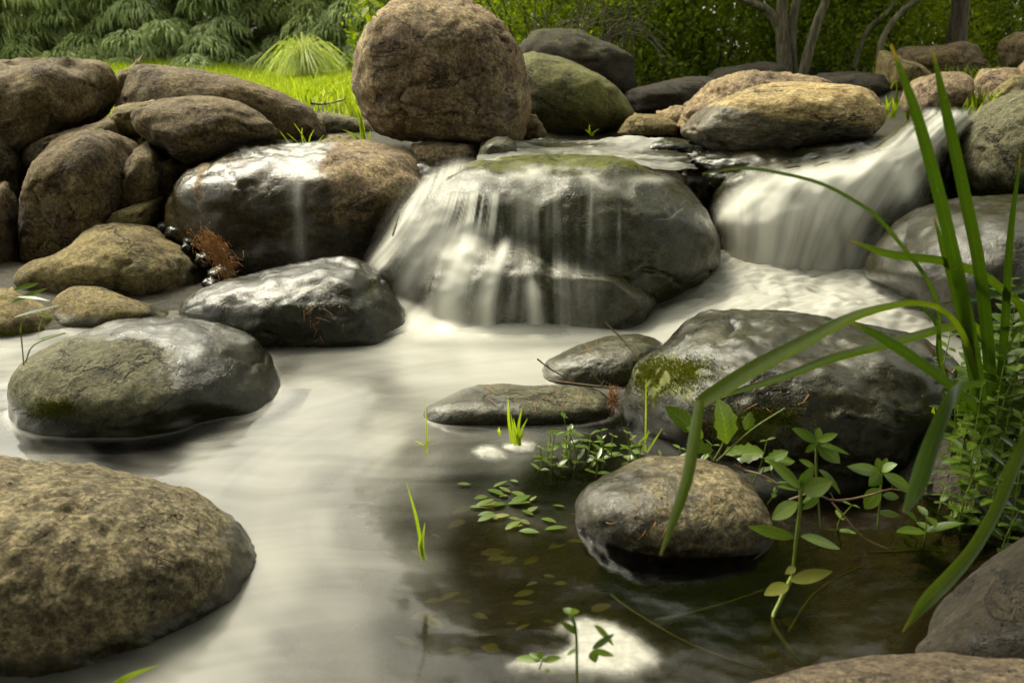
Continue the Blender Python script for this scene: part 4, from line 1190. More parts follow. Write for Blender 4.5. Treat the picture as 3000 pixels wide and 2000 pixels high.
# ------------------------------------------------------------------ conifers, shrubs and trees behind
def conifer(label, x, y, h, nb, mat, seed, reach=2.1, group='cedars behind the lawn'):
    rg = np.random.default_rng(seed)
    zb = float(ground_z(np.array([x]), np.array([y]))[0])
    root = empty('conifer_tree', (x, y, zb), label, 'tree', group)
    g = Geo()
    g.tube([(x, y, zb - 0.1), (x + 0.05, y, zb + h * 0.5), (x, y, zb + h)], 0.11, 0.02, 8)
    V, Q, RR = [], [], []
    n0 = 0
    for b in range(nb):
        hb = h * (0.03 + 0.92 * (b / nb) ** 1.35)
        L = reach * (1 - hb / h) ** 0.75 * rg.uniform(0.65, 1.1) + 0.15
        az = b * 2.4 + rg.uniform(-0.4, 0.4)
        d = np.array([math.cos(az), math.sin(az), 0])
        s = np.array([-d[1], d[0], 0])
        t = np.linspace(0, 1, 7)
        rise, drp = rg.uniform(0.1, 0.32), rg.uniform(0.35, 0.6)
        bp = np.array([x, y, zb + hb]) + d * (L * t)[:, None] + np.array([0, 0, 1]) * (L * (rise * t - drp * t ** 2.4) * 0.8)[:, None]
        bp[:, 2] = np.maximum(bp[:, 2], zb + 0.05)
        g.tube(bp, 0.02, 0.004, 5, 8)
        low = hb < 1.6
        m = 6 if low else 3
        tc = np.linspace(0.3, 1.0, m) + rg.uniform(-0.06, 0.06, m)
        off = rg.uniform(-0.3, 0.3, m) * L * np.sin(math.pi * np.clip(tc, 0, 1) * 0.8 + 0.3)
        cc = np.stack([np.interp(tc, t, bp[:, k]) for k in range(3)], 1) + s * off[:, None] - np.array([0, 0, 1]) * (0.25 * np.abs(off))[:, None]
        per = 190 if low else 45
        n = m * per
        ci = np.repeat(np.arange(m), per)
        rad = (rg.uniform(0.2, 0.34, m) * (0.6 + 0.25 * L))[ci]
        fi = rg.uniform(0, 6.283, n)
        ro = rg.uniform(0, 1, n) ** 0.6
        rdir = np.stack([np.cos(fi), np.sin(fi), 0 * fi], 1)
        p0 = cc[ci] + rdir * (rad * ro)[:, None] + np.array([0, 0, 1]) * (rad * 0.55 * (0.6 - ro ** 2) + rg.normal(0, 0.012, n))[:, None]
        dirv = unit(rdir + d * 0.5 + rg.normal(0, 0.25, (n, 3)) * np.array([1, 1, 0.3]))
        ln = rg.uniform(0.07, 0.15, n) * (1 if low else 1.8)
        wd = rg.uniform(0.006, 0.012, n) * (1 if low else 2.4)
        p1 = p0 + dirv * (ln * 0.55)[:, None] - np.array([0, 0, 1]) * (ln * (0.05 + 0.3 * ro))[:, None]
        p2 = p1 + dirv * (ln * 0.22)[:, None] - np.array([0, 0, 1]) * (ln * (0.2 + 0.6 * ro))[:, None]
        sd = unit(np.cross(dirv, np.array([0, 0, 1.0])) + rg.normal(0, 0.5, (n, 3)))
        v = np.stack([p0 - sd * wd[:, None] * .6, p0 + sd * wd[:, None] * .6, p1 + sd * wd[:, None], p1 - sd * wd[:, None], p2 + sd * wd[:, None] * 0.2, p2 - sd * wd[:, None] * 0.2], 1).reshape(-1, 3)
        i = n0 + np.arange(n)[:, None] * 6
        V.append(v)
        Q.append(np.vstack([i + np.array([[0, 1, 2, 3]]), i + np.array([[3, 2, 4, 5]])]))
        r = np.clip(rg.uniform(0, 1, n) * 0.6 + 0.4 * rg.random(), 0, 1)
        RR.append(np.concatenate([r, r]))
        n0 += n * 6
    g.build('trunk', M['bark'], root)
    mesh_obj('crown', np.vstack(V), np.vstack(Q), M[mat], root, fattrs={'rnd': np.concatenate(RR)}, smooth=False)


conifer('leftmost weeping cedar behind the flat-faced boulder', -6.9, 12.6, 3.2, 38, 'conifer', 1)
conifer('weeping cedar behind the long sloping slab at the left', -5.3, 13.0, 3.0, 36, 'conifer', 2)
conifer('pale weeping cedar in the middle of the row above the daisies of the lawn', -4.0, 12.9, 3.0, 36, 'conifer2', 3)
conifer('weeping cedar right behind the striped grass clump', -2.7, 13.6, 3.1, 36, 'conifer', 4)
conifer('blue-green weeping cedar beside the huge round boulder', -1.55, 12.2, 3.0, 36, 'conifer2', 5, 1.7)
conifer('darker cedar in the second row at far left', -8.3, 15.5, 4.5, 40, 'conifer', 6, 2.8)
conifer('darker cedar in the second row between the pale cedars', -6.0, 16.5, 4.5, 40, 'conifer', 7, 2.6)
conifer('darker cedar in the second row near the round boulder', -2.2, 16.5, 4.6, 40, 'conifer', 8, 2.8)


def leaf_cloud(centers, spread, per, size, rg, flat=0.5):
    n = len(centers) * per
    c = np.repeat(centers, per, 0) + rg.normal(0, 1, (n, 3)) * spread
    nrm = unit(rg.normal(0, 1, (n, 3)) * np.array([1, 1, flat]) + np.array([0, -0.15, 0.7]))
    a = unit(np.cross(nrm, rg.normal(0, 1, (n, 3))))
    b = np.cross(nrm, a)
    l = (size * rg.uniform(0.6, 1.3, n))[:, None]
    v = np.stack([c - a * l * 0.5, c + b * l * 0.26 + nrm * l * 0.06, c + a * l * 0.55, c - b * l * 0.26 + nrm * l * 0.06], 1).reshape(-1, 3)
    q = np.arange(n * 4).reshape(n, 4)
    r = np.clip(np.repeat(rg.uniform(0, 0.5, len(centers)), per) + rg.uniform(0, 0.5, n), 0, 1)
    return v, q, r


def shrub(label, x, y, rad, n, size, mat, seed, stems=7, group='shrubs under the trees', z0=None):
    rg = np.random.default_rng(seed)
    zb = float(ground_z(np.array([x]), np.array([y]))[0])
    root = empty('shrub', (x, y, zb), label, 'shrub', group)
    rx, ry, rz = rad
    d = unit(rg.normal(0, 1, (n, 3)))
    d[:, 2] = np.abs(d[:, 2]) * 1.15 - 0.15
    rr = rg.uniform(0.35, 1, n) ** 0.5
    c = np.array([x, y, zb + 0.08]) + d * rr[:, None] * np.array([rx, ry, rz])
    c[:, 2] = np.maximum(c[:, 2], zb + 0.05)
    v, q, r = leaf_cloud(c, 0.075, 26, size, rg)
    mesh_obj('foliage', v, q, M[mat], root, fattrs={'rnd': r}, smooth=False)
    g = Geo()
    for k in range(stems):
        a = rg.uniform(0, 6.28)
        e = np.array([x + math.cos(a) * rx * 0.7, y + math.sin(a) * ry * 0.7, zb + rz * rg.uniform(0.5, 0.95)])
        b = np.array([x + math.cos(a) * 0.08, y + math.sin(a) * 0.08, zb - 0.05])
        g.tube([b, (b + e) / 2 + (0, 0, 0.15), e], 0.014, 0.004, 5, 8)
    g.build('stems', M['bark'], root)


SH = [(0.15, 8.2, (0.85, 0.6, 1.25), 300, 'shrub', 'dense green shrub right behind the huge round boulder'),
      (1.05, 7.7, (0.65, 0.5, 0.95), 300, 'shrub', 'dark leafy shrub right of the mossy boulder'),
      (1.75, 8.0, (0.75, 0.55, 1.2), 330, 'shrub', 'dense shrub left of the forked tree trunk'),
      (2.75, 7.8, (0.65, 0.5, 0.9), 300, 'shrub', 'low dark shrub right of the forked tree trunk'),
      (3.55, 8.3, (0.7, 0.6, 1.1), 300, 'shrub2', 'yellow-green shrub behind the humped boulder'),
      (4.6, 8.4, (0.85, 0.6, 1.2), 300, 'shrub', 'dark shrub at the far upper right'),
      (5.6, 8.8, (0.8, 0.7, 1.4), 220, 'shrub', 'dark shrub beyond the right edge boulder'),
      (0.7, 10.2, (1.2, 0.7, 2.0), 300, 'shrub2', 'bright tall shrub in the second row behind the mossy boulder'),
      (2.6, 10.4, (1.3, 0.7, 2.1), 320, 'shrub2', 'bright tall shrub in the second row behind the forked tree'),
      (4.4, 10.6, (1.3, 0.7, 2.1), 320, 'shrub2', 'bright tall shrub in the second row behind the straight trunk'),
      (6.4, 10.8, (1.3, 0.7, 2.1), 260, 'shrub', 'tall shrub in the second row at far right'),
      (-0.9, 10.4, (0.9, 0.6, 1.9), 240, 'shrub', 'tall shrub hidden behind the huge round boulder')]
for k, (sx, sy, rad, n, mt, lb) in enumerate(SH):
    shrub(lb, sx, sy, rad, n, 0.05 if sy < 9 else 0.075, mt, 40 + k)


def broad_tree(label, x, y, trunks, crown_c, crown_r, n, mat, bark, seed, size=0.085, group='trees of the shaded wood'):
    rg = np.random.default_rng(seed)
    zb = float(ground_z(np.array([x]), np.array([y]))[0])
    root = empty('broadleaf_tree', (x, y, zb), label, 'tree', group)
    g = Geo()
    for pts, r0, r1 in trunks:
        g.tube(pts, r0, r1, 10, 14)
    g.build('trunk', M[bark], root)
    d = unit(rg.normal(0, 1, (n, 3)))
    c = np.array(crown_c) + d * (rg.uniform(0.2, 1, n) ** 0.5)[:, None] * np.array(crown_r)
    v, q, r = leaf_cloud(c, 0.16, 24, size, rg)
    mesh_obj('crown', v, q, M[mat], root, fattrs={'rnd': r}, smooth=False)


def tp(x, y, Y):
    return tuple(at(x, y, Y))


b0 = at(2310, 225, 7.2)
broad_tree('forked tree with pale lichen on its several trunks behind the golden boulder', b0[0], b0[1],
           [([tp(2306, 240, 7.2), tp(2296, 130, 7.2), tp(2290, 40, 7.2), tp(2305, -150, 7.2), tp(2330, -500, 7.3)], 0.055, 0.03),
            ([tp(2322, 240, 7.22), tp(2318, 120, 7.24), tp(2330, 20, 7.25), tp(2370, -100, 7.3), tp(2450, -500, 7.5)], 0.045, 0.025),
            ([tp(2348, 235, 7.15), tp(2375, 130, 7.1), tp(2400, 50, 7.1), tp(2430, -30, 7.1), tp(2500, -300, 7.2)], 0.042, 0.025),
            ([tp(2282, 70, 7.2), tp(2250, 30, 7.2), tp(2190, 5, 7.15), tp(2120, -40, 7.1), tp(2000, -200, 7)], 0.035, 0.015),
            ([tp(2288, 235, 7.28), tp(2282, 120, 7.3), tp(2270, 70, 7.3), tp(2200, -20, 7.4)], 0.03, 0.015)],
           (2.3, 7.8, 3.7), (1.6, 1.3, 1.9), 420, 'shrub', 'bark2', 70)
b0 = at(2805, 140, 7.6)
broad_tree('tree with one straight dark trunk behind the humped boulder', b0[0], b0[1],
           [([tp(2800, 160, 7.6), tp(2805, 80, 7.6), tp(2815, 0, 7.6), tp(2820, -400, 7.6)], 0.085, 0.06)],
           (4.4, 8.2, 3.8), (1.6, 1.3, 2.0), 420, 'shrub', 'bark', 71)
b0 = at(2575, 200, 7.0)
broad_tree('thin leaning tree with mottled bark left of the straight trunk', b0[0], b0[1],
           [([tp(2575, 210, 7.0), tp(2580, 130, 7.0), tp(2605, 80, 7.0), tp(2640, 35, 7.0), tp(2690, -5, 7.0), tp(2800, -120, 7.1)], 0.026, 0.016),
            ([tp(2500, 200, 7.3), tp(2540, 90, 7.3), tp(2600, 35, 7.3), tp(2650, -60, 7.3)], 0.02, 0.012)],
           (3.5, 7.4, 2.9), (0.9, 0.8, 0.9), 120, 'shrub2', 'bark2', 72)
broad_tree('tree rising behind the round boulder with a dark low crown', 0.7, 8.8,
           [([(0.7, 8.8, 0.5), (0.75, 8.8, 1.6), (0.6, 8.7, 2.8)], 0.08, 0.04)], (0.75, 8.6, 3.4), (1.3, 1.2, 1.7), 380, 'shrub', 'bark', 73)
for k, (tx, ty, lb) in enumerate([(-0.2, 13, 'tall tree far behind the round boulder'), (2.2, 13.5, 'tall tree far behind the forked tree'), (5, 13.5, 'tall tree far behind the straight trunk'), (8, 13, 'tall tree far off at the right')]):
    broad_tree(lb, tx, ty, [([(tx, ty, 0.4), (tx, ty, 2), (tx + .1, ty, 7)], 0.15, 0.06)], (tx, ty, 5.2), (2.1, 1.3, 5.0), 900, 'shrub', 'bark', 80 + k, 0.2)

# unseen trees behind and beside the camera, crowns spread to block sky over the stream
for k, (tx, ty, cc, cr, n, lb) in enumerate([(-2.6, -3.2, (-2.4, -2.2, 4.3), (3.2, 3.2, 1.7), 700, 'tall tree on the near bank behind the viewer at left'),
                                              (2.4, -3.0, (2.2, -1.6, 4.2), (3.0, 3.4, 1.7), 700, 'tall tree on the near bank behind the viewer at right'),
                                              (-0.6, -1.6, (-0.4, 0.9, 5.2), (4.6, 2.1, 1.2), 900, 'tall leaning tree on the near bank whose crown hangs over the pool'),
                                              (4.6, 2.2, (3.7, 2.0, 3.7), (2.0, 2.6, 1.5), 480, 'tall tree on the right bank beyond the photo edge'),
                                              (-0.2, -7.5, (0, -6.5, 3.2), (5.5, 2.2, 2.9), 500, 'tall dense tree far behind the viewer')]):
    broad_tree(lb, tx, ty, [([(tx, ty, 0.0), (tx * 0.97, ty, 2), (cc[0], cc[1], cc[2])], 0.16, 0.07)], cc, cr, n, 'shrub', 'bark', 120 + k, 0.26, 'trees of the near bank')

# bare arching stems behind the mossy boulder
root = empty('bamboo_clump', at(1730, 150, 7.0), 'clump of thin dark upright stems behind the mossy boulder', 'bamboo')
g = Geo()
for k in range(46):
    bx = random.uniform(1560, 1860)
    yy = random.uniform(6.8, 7.3)
    lx_ = random.gauss(0, 60) + (90 if k % 4 == 0 else 0)
    g.tube([at(bx, 190, yy), at(bx + lx_ * 0.2, 80, yy), at(bx + lx_, random.uniform(-60, 60), yy - 0.1)], 0.005, 0.003, 5, 8)
for k in range(9):
    y0 = random.uniform(80, 130)
    g.tube([at(1750, 130, 6.9), at(1830, y0 - 30, 6.8), at(1900, y0 - 10, 6.7), at(1900 + random.uniform(20, 90), y0 + random.uniform(20, 120), 6.6)], 0.005, 0.002, 5, 10)
g.build('stems', M['bark'], root)

# striped ornamental grass on the lawn
cb = at(890, 200, 10.2)
cb[2] = ground_z(np.array([cb[0]]), np.array([cb[1]]))[0] + 0.02
root = empty('ornamental_grass', cb, 'rounded clump of pale striped ornamental grass on the lawn', 'grass clump')
g = Geo()
for k in range(520):
    a = random.uniform(0, 6.283)
    L = random.choice((0.3, 0.42, 0.5, 0.62)) * random.uniform(0.7, 1.1)
    d = np.array([math.cos(a), math.sin(a), 0])
    u = random.uniform(0.2, 1.0)
    g.blade([cb + d * 0.06 * random.random(), cb + d * L * 0.35 * u + (0, 0, L * (0.72 - 0.15 * u)), cb + d * L * 0.85 * u + (0, 0, L * (0.7 - 0.45 * u)), cb + d * L * 1.05 * u + (0, 0, L * (0.5 - 0.5 * u))],
            [0.006, 0.008, 0.006, 0.001], random.uniform(-0.6, 0.6), 0.2, 7)
g.build('blades', M['plume'], root)

# overhanging maple leaves at the top left of the round boulder
# ------------------------------------------------------------------ foreground plants
def px_blade(g, pts, wpx, twist=0.5, fold=0.25, n=28):
    P = [at(x, y, Y) for x, y, Y in pts]
    wd = [w / FPX * ((p - C0) @ CF) for w, p in zip(wpx, P)]
    g.blade(P, wd, twist, fold, n)


root = empty('iris_plant', at(2890, 1270, 1.8), 'clump of long arching dark green iris leaves at the right bank', 'iris')
IR = [([(2895, 1290, 1.8), (2862, 1080, 1.75), (2825, 880, 1.66), (2760, 600, 1.5), (2690, 350, 1.35), (2610, 130, 1.2)], [30, 44, 44, 42, 36, 8]),
      ([(2905, 1290, 1.82), (2895, 1050, 1.78), (2870, 800, 1.66), (2820, 550, 1.5), (2770, 320, 1.36), (2733, 150, 1.26)], [30, 42, 42, 40, 32, 6]),
      ([(2885, 1290, 1.78), (2850, 1080, 1.74), (2812, 900, 1.7), (2770, 750, 1.66), (2737, 638, 1.62)], [26, 36, 32, 24, 4]),
      ([(2880, 1290, 1.78), (2850, 1080, 1.74), (2817, 975, 1.68), (2759, 908, 1.6), (2683, 888, 1.52), (2603, 898, 1.46), (2491, 932, 1.38), (2357, 1002, 1.31), (2223, 1072, 1.25), (2120, 1135, 1.2), (2045, 1182, 1.17)], [20, 26, 22, 20, 22, 26, 36, 46, 54, 56, 40]),
      ([(2048, 1172, 1.17), (2036, 1260, 1.15), (2012, 1400, 1.12), (1977, 1510, 1.1), (1935, 1625, 1.08)], [34, 42, 40, 32, 8]),
      ([(2910, 1290, 1.84), (2900, 1060, 1.84), (2860, 960, 1.8), (2777, 960, 1.74), (2625, 1002, 1.66), (2446, 1048, 1.58), (2312, 1098, 1.52), (2200, 1134, 1.48), (2100, 1165, 1.45)], [20, 24, 26, 30, 32, 30, 26, 20, 6]),
      ([(2890, 1310, 1.76), (2857, 1195, 1.72), (2817, 1154, 1.68), (2714, 1074, 1.6), (2603, 1000, 1.52), (2480, 934, 1.44)], [20, 28, 30, 36, 34, 6]),
      ([(2960, 1290, 1.86), (3020, 1050, 1.84), (2991, 906, 1.8), (2937, 850, 1.76), (2870, 802, 1.72), (2759, 765, 1.66), (2650, 752, 1.6), (2580, 738, 1.56), (2491, 703, 1.52)], [20, 26, 26, 28, 30, 30, 28, 24, 4]),
      ([(2905, 1290, 1.82), (2780, 1130, 1.78), (2753, 1000, 1.72), (2750, 904, 1.68), (2714, 814, 1.62), (2647, 725, 1.56), (2580, 645, 1.5), (2536, 608, 1.47), (2424, 545, 1.42), (2312, 512, 1.36), (2179, 492, 1.3), (2058, 509, 1.26)], [10, 12, 13, 14, 14, 13, 13, 12, 12, 12, 12, 6]),
      ([(2890, 1290, 1.9), (2760, 1080, 1.92), (2745, 960, 1.92), (2700, 900, 1.92), (2640, 860, 1.92)], [14, 14, 12, 10, 3]),
      ([(2930, 1290, 1.86), (2960, 1000, 1.86), (3100, 860, 1.84), (3010, 845, 1.8), (2880, 868, 1.76), (2754, 892, 1.72)], [14, 16, 20, 26, 24, 5]),
      ([(3120, 900, 1.45), (3060, 1120, 1.42), (3005, 1290, 1.4), (2962, 1392, 1.36), (2915, 1503, 1.32), (2850, 1612, 1.28), (2781, 1694, 1.25), (2714, 1762, 1.22), (2645, 1850, 1.2)], [24, 30, 36, 40, 42, 44, 50, 44, 6]),
      ([(2900, 1290, 1.8), (2930, 1150, 1.8), (2945, 950, 1.78), (2960, 700, 1.72), (2990, 450, 1.66)], [22, 30, 28, 22, 5]),
      ([(2880, 1120, 1.3), (2800, 1150, 1.2), (2735, 1290, 1.12), (2690, 1420, 1.05), (2650, 1500, 1.0)], [20, 40, 56, 56, 16])]
for k, (pts, w) in enumerate(IR):
    g = Geo()
    px_blade(g, pts, [q_ * 0.86 for q_ in w], 0.45 if k % 2 else -0.4, 0.28, 34)
    g.r[-1][:] = {3: 1.0, 4: 0.7, 5: 0.6, 11: 0.6, 7: 0.3}.get(k, 0.08 + 0.04 * (k % 3))  # arching leaves mixed paler, painting in their lit upper sides
    g.build('leaf', M['iris'], root)


def px_leaf(g, b, t, wpx, Y, Yt=None, up=0.6, droop=0.12, fold=0.25, wavy=0.0, n=8):
    B, T_ = at(b[0], b[1], Y), at(t[0], t[1], Yt if Yt else Y)
    nm = np.array([random.uniform(-0.15, 0.15), -1 + up, up])
    g.leaf(B, T_, wpx / FPX * ((B - C0) @ CF), nm, fold, droop, 'oval', n, wavy)


def weed(label, base, name, stem_pts, leaves, Y, rs=0.0022, mat='weed', group=None, wavy=0.0):
    root = empty(name, at(*base, Y), label, 'plant', group)
    g = Geo()
    for sp in stem_pts:
        g.tube([at(x, y, yy) for x, y, yy in sp], rs, rs * 0.75, 6)
    g.build('stem', M['stem'], root)
    g = Geo()
    for b, t, w in leaves:
        px_leaf(g, b, t, w, Y, Y + random.uniform(-0.03, 0.03), random.uniform(0.35, 0.8), random.uniform(0.02, 0.2), 0.2, wavy)
    g.build('leaves', M[mat], root)


weed('tall leafy water weed with opposite leaves in front of the small speckled rock', (2321, 1690), 'water_weed',
     [[(2346, 1425, 1.36), (2344, 1490, 1.36), (2334, 1568, 1.36), (2321, 1690, 1.36)]],
     [((2344, 1430), (2248, 1342), 46), ((2346, 1425), (2386, 1362), 28), ((2350, 1440), (2440, 1408), 58), ((2342, 1434), (2275, 1422), 22), ((2350, 1475), (2400, 1440), 24), ((2338, 1470), (2260, 1520), 48),
      ((2327, 1575), (2190, 1540), 36), ((2346, 1570), (2464, 1607), 42), ((2345, 1428), (2352, 1385), 20)], 1.36, 0.0035)
weed('sunken lower part of the tall water weed with dim round leaves under water', (2321, 1740), 'sunken_weed',
     [[(2320, 1690, 1.38), (2285, 1760, 1.36), (2265, 1825, 1.33), (2320, 1910, 1.28), (2345, 1935, 1.27)]],
     [((2315, 1700), (2440, 1672), 40), ((2310, 1712), (2238, 1742), 42), ((2285, 1815), (2378, 1845), 40), ((2260, 1825), (2200, 1868), 56), ((2275, 1930), (2235, 1890), 40), ((2325, 1915), (2380, 1945), 50), ((2330, 1660), (2300, 1680), 22)], 1.33, 0.0045, 'sunk')
weed('leafy weed standing between the tall water weed and the big wet mossy boulder', (2404, 1540), 'water_weed',
     [[(2392, 1290, 1.6), (2392, 1400, 1.6), (2405, 1545, 1.6)]],
     [((2394, 1298), (2462, 1356), 50), ((2392, 1296), (2320, 1252), 34), ((2396, 1292), (2455, 1270), 26), ((2390, 1300), (2360, 1325), 20), ((2398, 1375), (2466, 1447), 36), ((2388, 1370), (2340, 1345), 22), ((2394, 1290), (2400, 1250), 24), ((2398, 1300), (2490, 1330), 20), ((2400, 1450), (2352, 1492), 26)], 1.6, 0.0028)
weed('rosette-topped weed right of the leafy weed in dark water', (2575, 1540), 'water_weed',
     [[(2582, 1385, 1.62), (2580, 1440, 1.62), (2572, 1540, 1.62)]],
     [((2578, 1382), (2481, 1366), 36), ((2588, 1388), (2674, 1436), 38), ((2580, 1384), (2546, 1424), 40), ((2582, 1380), (2628, 1358), 34), ((2580, 1430), (2532, 1490), 50), ((2585, 1450), (2635, 1456), 26), ((2580, 1380), (2570, 1340), 26), ((2580, 1380), (2600, 1340), 20), ((2570, 1500), (2640, 1510), 22)], 1.62, 0.0026)
weed('broad-leaved weed with toothed leaves at the foot of the big wet mossy boulder', (2090, 1345), 'broadleaf_weed',
     [[(2090, 1350, 1.82), (2120, 1290, 1.82), (2130, 1200, 1.82)], [(2090, 1350, 1.82), (2040, 1260, 1.84), (2020, 1210, 1.84)], [(2100, 1350, 1.8), (2200, 1260, 1.78), (2300, 1195, 1.76)]],
     [((2130, 1300), (2105, 1165), 84), ((2040, 1265), (1948, 1188), 56), ((2060, 1280), (2010, 1250), 40), ((2185, 1260), (2200, 1205), 36), ((2120, 1330), (2195, 1310), 40), ((2150, 1335), (2240, 1325), 64), ((2240, 1350), (2330, 1350), 52), ((2090, 1320), (2010, 1300), 34), ((2250, 1350), (2310, 1320), 40)], 1.8, 0.0022, wavy=0.16)
weed('pale green weed with drooping narrow leaves at the left edge of the pool', (70, 1060), 'slender_weed',
     [[(70, 1070, 1.72), (62, 980, 1.72), (60, 920, 1.72)], [(75, 1060, 1.72), (100, 1010, 1.7), (190, 975, 1.68)], ],
     [((40, 930), (180, 892), 14), ((30, 890), (140, 842), 16), ((40, 850), (115, 828), 18), ((110, 920), (155, 930), 14), ((115, 990), (122, 930), 16), ((60, 975), (66, 940), 20), ((50, 870), (150, 880), 12), ((100, 1000), (200, 975), 9)], 1.72, 0.0016)
weed('green weed with a round yellow bud standing before the hook-shaped foam patch', (1690, 2000), 'bud_weed',
     [[(1672, 1800, 1.0), (1688, 1860, 1.0), (1690, 2060, 1.0)]],
     [((1690, 1855), (1640, 1820), 24), ((1740, 1830), (1800, 1890), 30), ((1735, 1900), (1800, 1855), 20), ((1735, 1905), (1745, 1940), 30), ((1735, 1905), (1800, 1920), 22), ((1690, 1900), (1660, 1918), 14), ((1680, 1800), (1650, 1780), 26), ((1675, 1800), (1692, 1782), 24)], 1.0, 0.0026)
weed('small low weed lying on the hook-shaped foam patch', (1585, 1945), 'foam_weed',
     [[(1580, 1960, 1.12), (1590, 1930, 1.12), (1600, 1925, 1.12)]],
     [((1585, 1935), (1510, 1925), 26), ((1590, 1935), (1645, 1925), 22), ((1585, 1930), (1580, 1905), 18), ((1588, 1930), (1550, 1912), 16), ((1600, 1960), (1610, 1970), 14)], 1.12, 0.0014)
weed('sprig of yellow-green lobed leaves hanging by the top left of the round boulder', (1075, -220), 'leafy_branch',
     [[(1040, -220, 4.3), (1065, -60, 4.25), (1085, 45, 4.2)]],
     [((1078, 0), (1120, 22), 30), ((1080, 20), (1060, 52), 26), ((1085, 40), (1078, 66), 24), ((1075, -10), (1048, 12), 26), ((1070, -40), (1110, -30), 30), ((1066, -50), (1040, -30), 28), ((1082, 30), (1106, 50), 22)], 4.2, 0.004, 'shrub2', None, 0.2)
# thin weeds and grass tufts along the pool edge
GT = [('tuft of bright thin grass in the water before the long low rock', [((1500, 1300), (1488, 1160)), ((1510, 1305), (1496, 1210)), ((1515, 1300), (1530, 1190)), ((1520, 1305), (1545, 1225)), ((1525, 1305), (1505, 1225)), ((1465, 1275), (1462, 1250)), ((1518, 1305), (1540, 1260))], 1.88, 9),
      ('single thin grass blade rising by the moss of the big wet boulder', [((1890, 1320), (1893, 1110)), ((1895, 1325), (1940, 1255)), ((1880, 1320), (1900, 1260)), ((1870, 1300), (1905, 1265))], 1.8, 5),
      ('thin grass blade with a folded leaf in the shallow milky water', [((1240, 1640), (1190, 1410)), ((1240, 1640), (1245, 1530)), ((1238, 1630), (1232, 1560))], 1.42, 10),
      ('short green blade sticking out of the water at the lower left corner', [((330, 2010), (470, 1945)), ((320, 2020), (440, 1955))], 1.12, 18),
      ('faint thin weed before the pointed end of the long low rock', [((1250, 1330), (1244, 1170)), ((1250, 1310), (1215, 1290)), ((1250, 1300), (1280, 1290))], 1.75, 5),
      ('small weed in the gap right of the long slab', [((900, 425), (860, 360)), ((905, 425), (920, 380)), ((880, 425), (840, 390)), ((890, 425), (885, 375)), ((935, 425), (950, 395)), ((850, 425), (820, 385))], 4.7, 3.5),
      ('clump of upright grass blades at the left foot of the round boulder', [((1060, 410), (1018, 250)), ((1070, 410), (1030, 300)), ((1065, 410), (1050, 330)), ((1075, 412), (1085, 380)), ((1055, 410), (1020, 395)), ((1050, 410), (1005, 380)), ((1070, 410), (1045, 280))], 4.6, 7),
      ('group of upright reed blades on the bank right of the long slab', [((908, 310), (932, 195)), ((888, 290), (870, 240)), ((860, 280), (850, 220)), ((895, 300), (905, 235)), ((915, 310), (890, 240)), ((950, 350), (975, 290)), ((900, 300), (885, 250))], 5.6, 6),
      ('few pale grass blades on the algae-stained boulder foot', [((1735, 398), (1728, 365)), ((1738, 398), (1755, 378)), ((1732, 398), (1715, 380))], 4.9, 5),
      ('yellow-green grass behind the right end of the golden boulder', [((2600, 340), (2595, 280)), ((2610, 340), (2615, 285)), ((2605, 345), (2585, 300)), ((2620, 345), (2640, 290)), ((2612, 345), (2625, 300))], 4.8, 7)]
for lb, bl, Y, w in GT:
    g = Geo()
    for b, t in bl:
        m = ((b[0] + t[0]) / 2 + random.uniform(-6, 6) - (t[0] - b[0]) * 0.12, (b[1] + t[1]) / 2)
        px_blade(g, [(b[0], b[1], Y), (m[0], m[1], Y), (t[0], t[1], Y - 0.02)], [w, w * 0.9, 1], random.uniform(-0.5, 0.5), 0.2, 10)
    o = g.build('grass_tuft', M['grass'])
    tag(o, lb, 'grass tuft')


def leafy(label, x, y, z, h, pairs, L, seed, mat='weed', group=None, lean=(0, 0)):
    rg = random.Random(seed)
    root = empty('leafy_weed', (x, y, z), label, 'plant', group)
    top = np.array([x + lean[0], y + lean[1], z + h])
    b = np.array([x, y, z - 0.02])
    mid = (b + top) / 2 + np.array([rg.uniform(-0.015, 0.015), rg.uniform(-0.015, 0.015), 0])
    g = Geo()
    g.tube([b, mid, top], 0.0018, 0.0012, 5, 8)
    g.build('stem', M['stem'], root)
    C = catmull([b, mid, top], 20)
    g = Geo()
    a0 = rg.uniform(0, 3.14)
    for k in range(pairs):
        u = 0.35 + 0.65 * k / max(1, pairs - 1)
        p = C[int(u * 20)]
        for s_ in (0, math.pi):
            a = a0 + (k % 2) * math.pi / 2 + s_ + rg.uniform(-0.25, 0.25)
            ll = L * rg.uniform(0.75, 1.2) * (0.65 if k == pairs - 1 else 1)
            e = p + np.array([math.cos(a) * ll, math.sin(a) * ll, ll * rg.uniform(-0.1, 0.55)])
            g.leaf(p, e, ll * rg.uniform(0.38, 0.5), (rg.uniform(-.2, .2), rg.uniform(-.2, .2), 1), 0.2, rg.uniform(0.05, 0.25), 'oval', 7)
    g.build('leaves', M[mat], root)


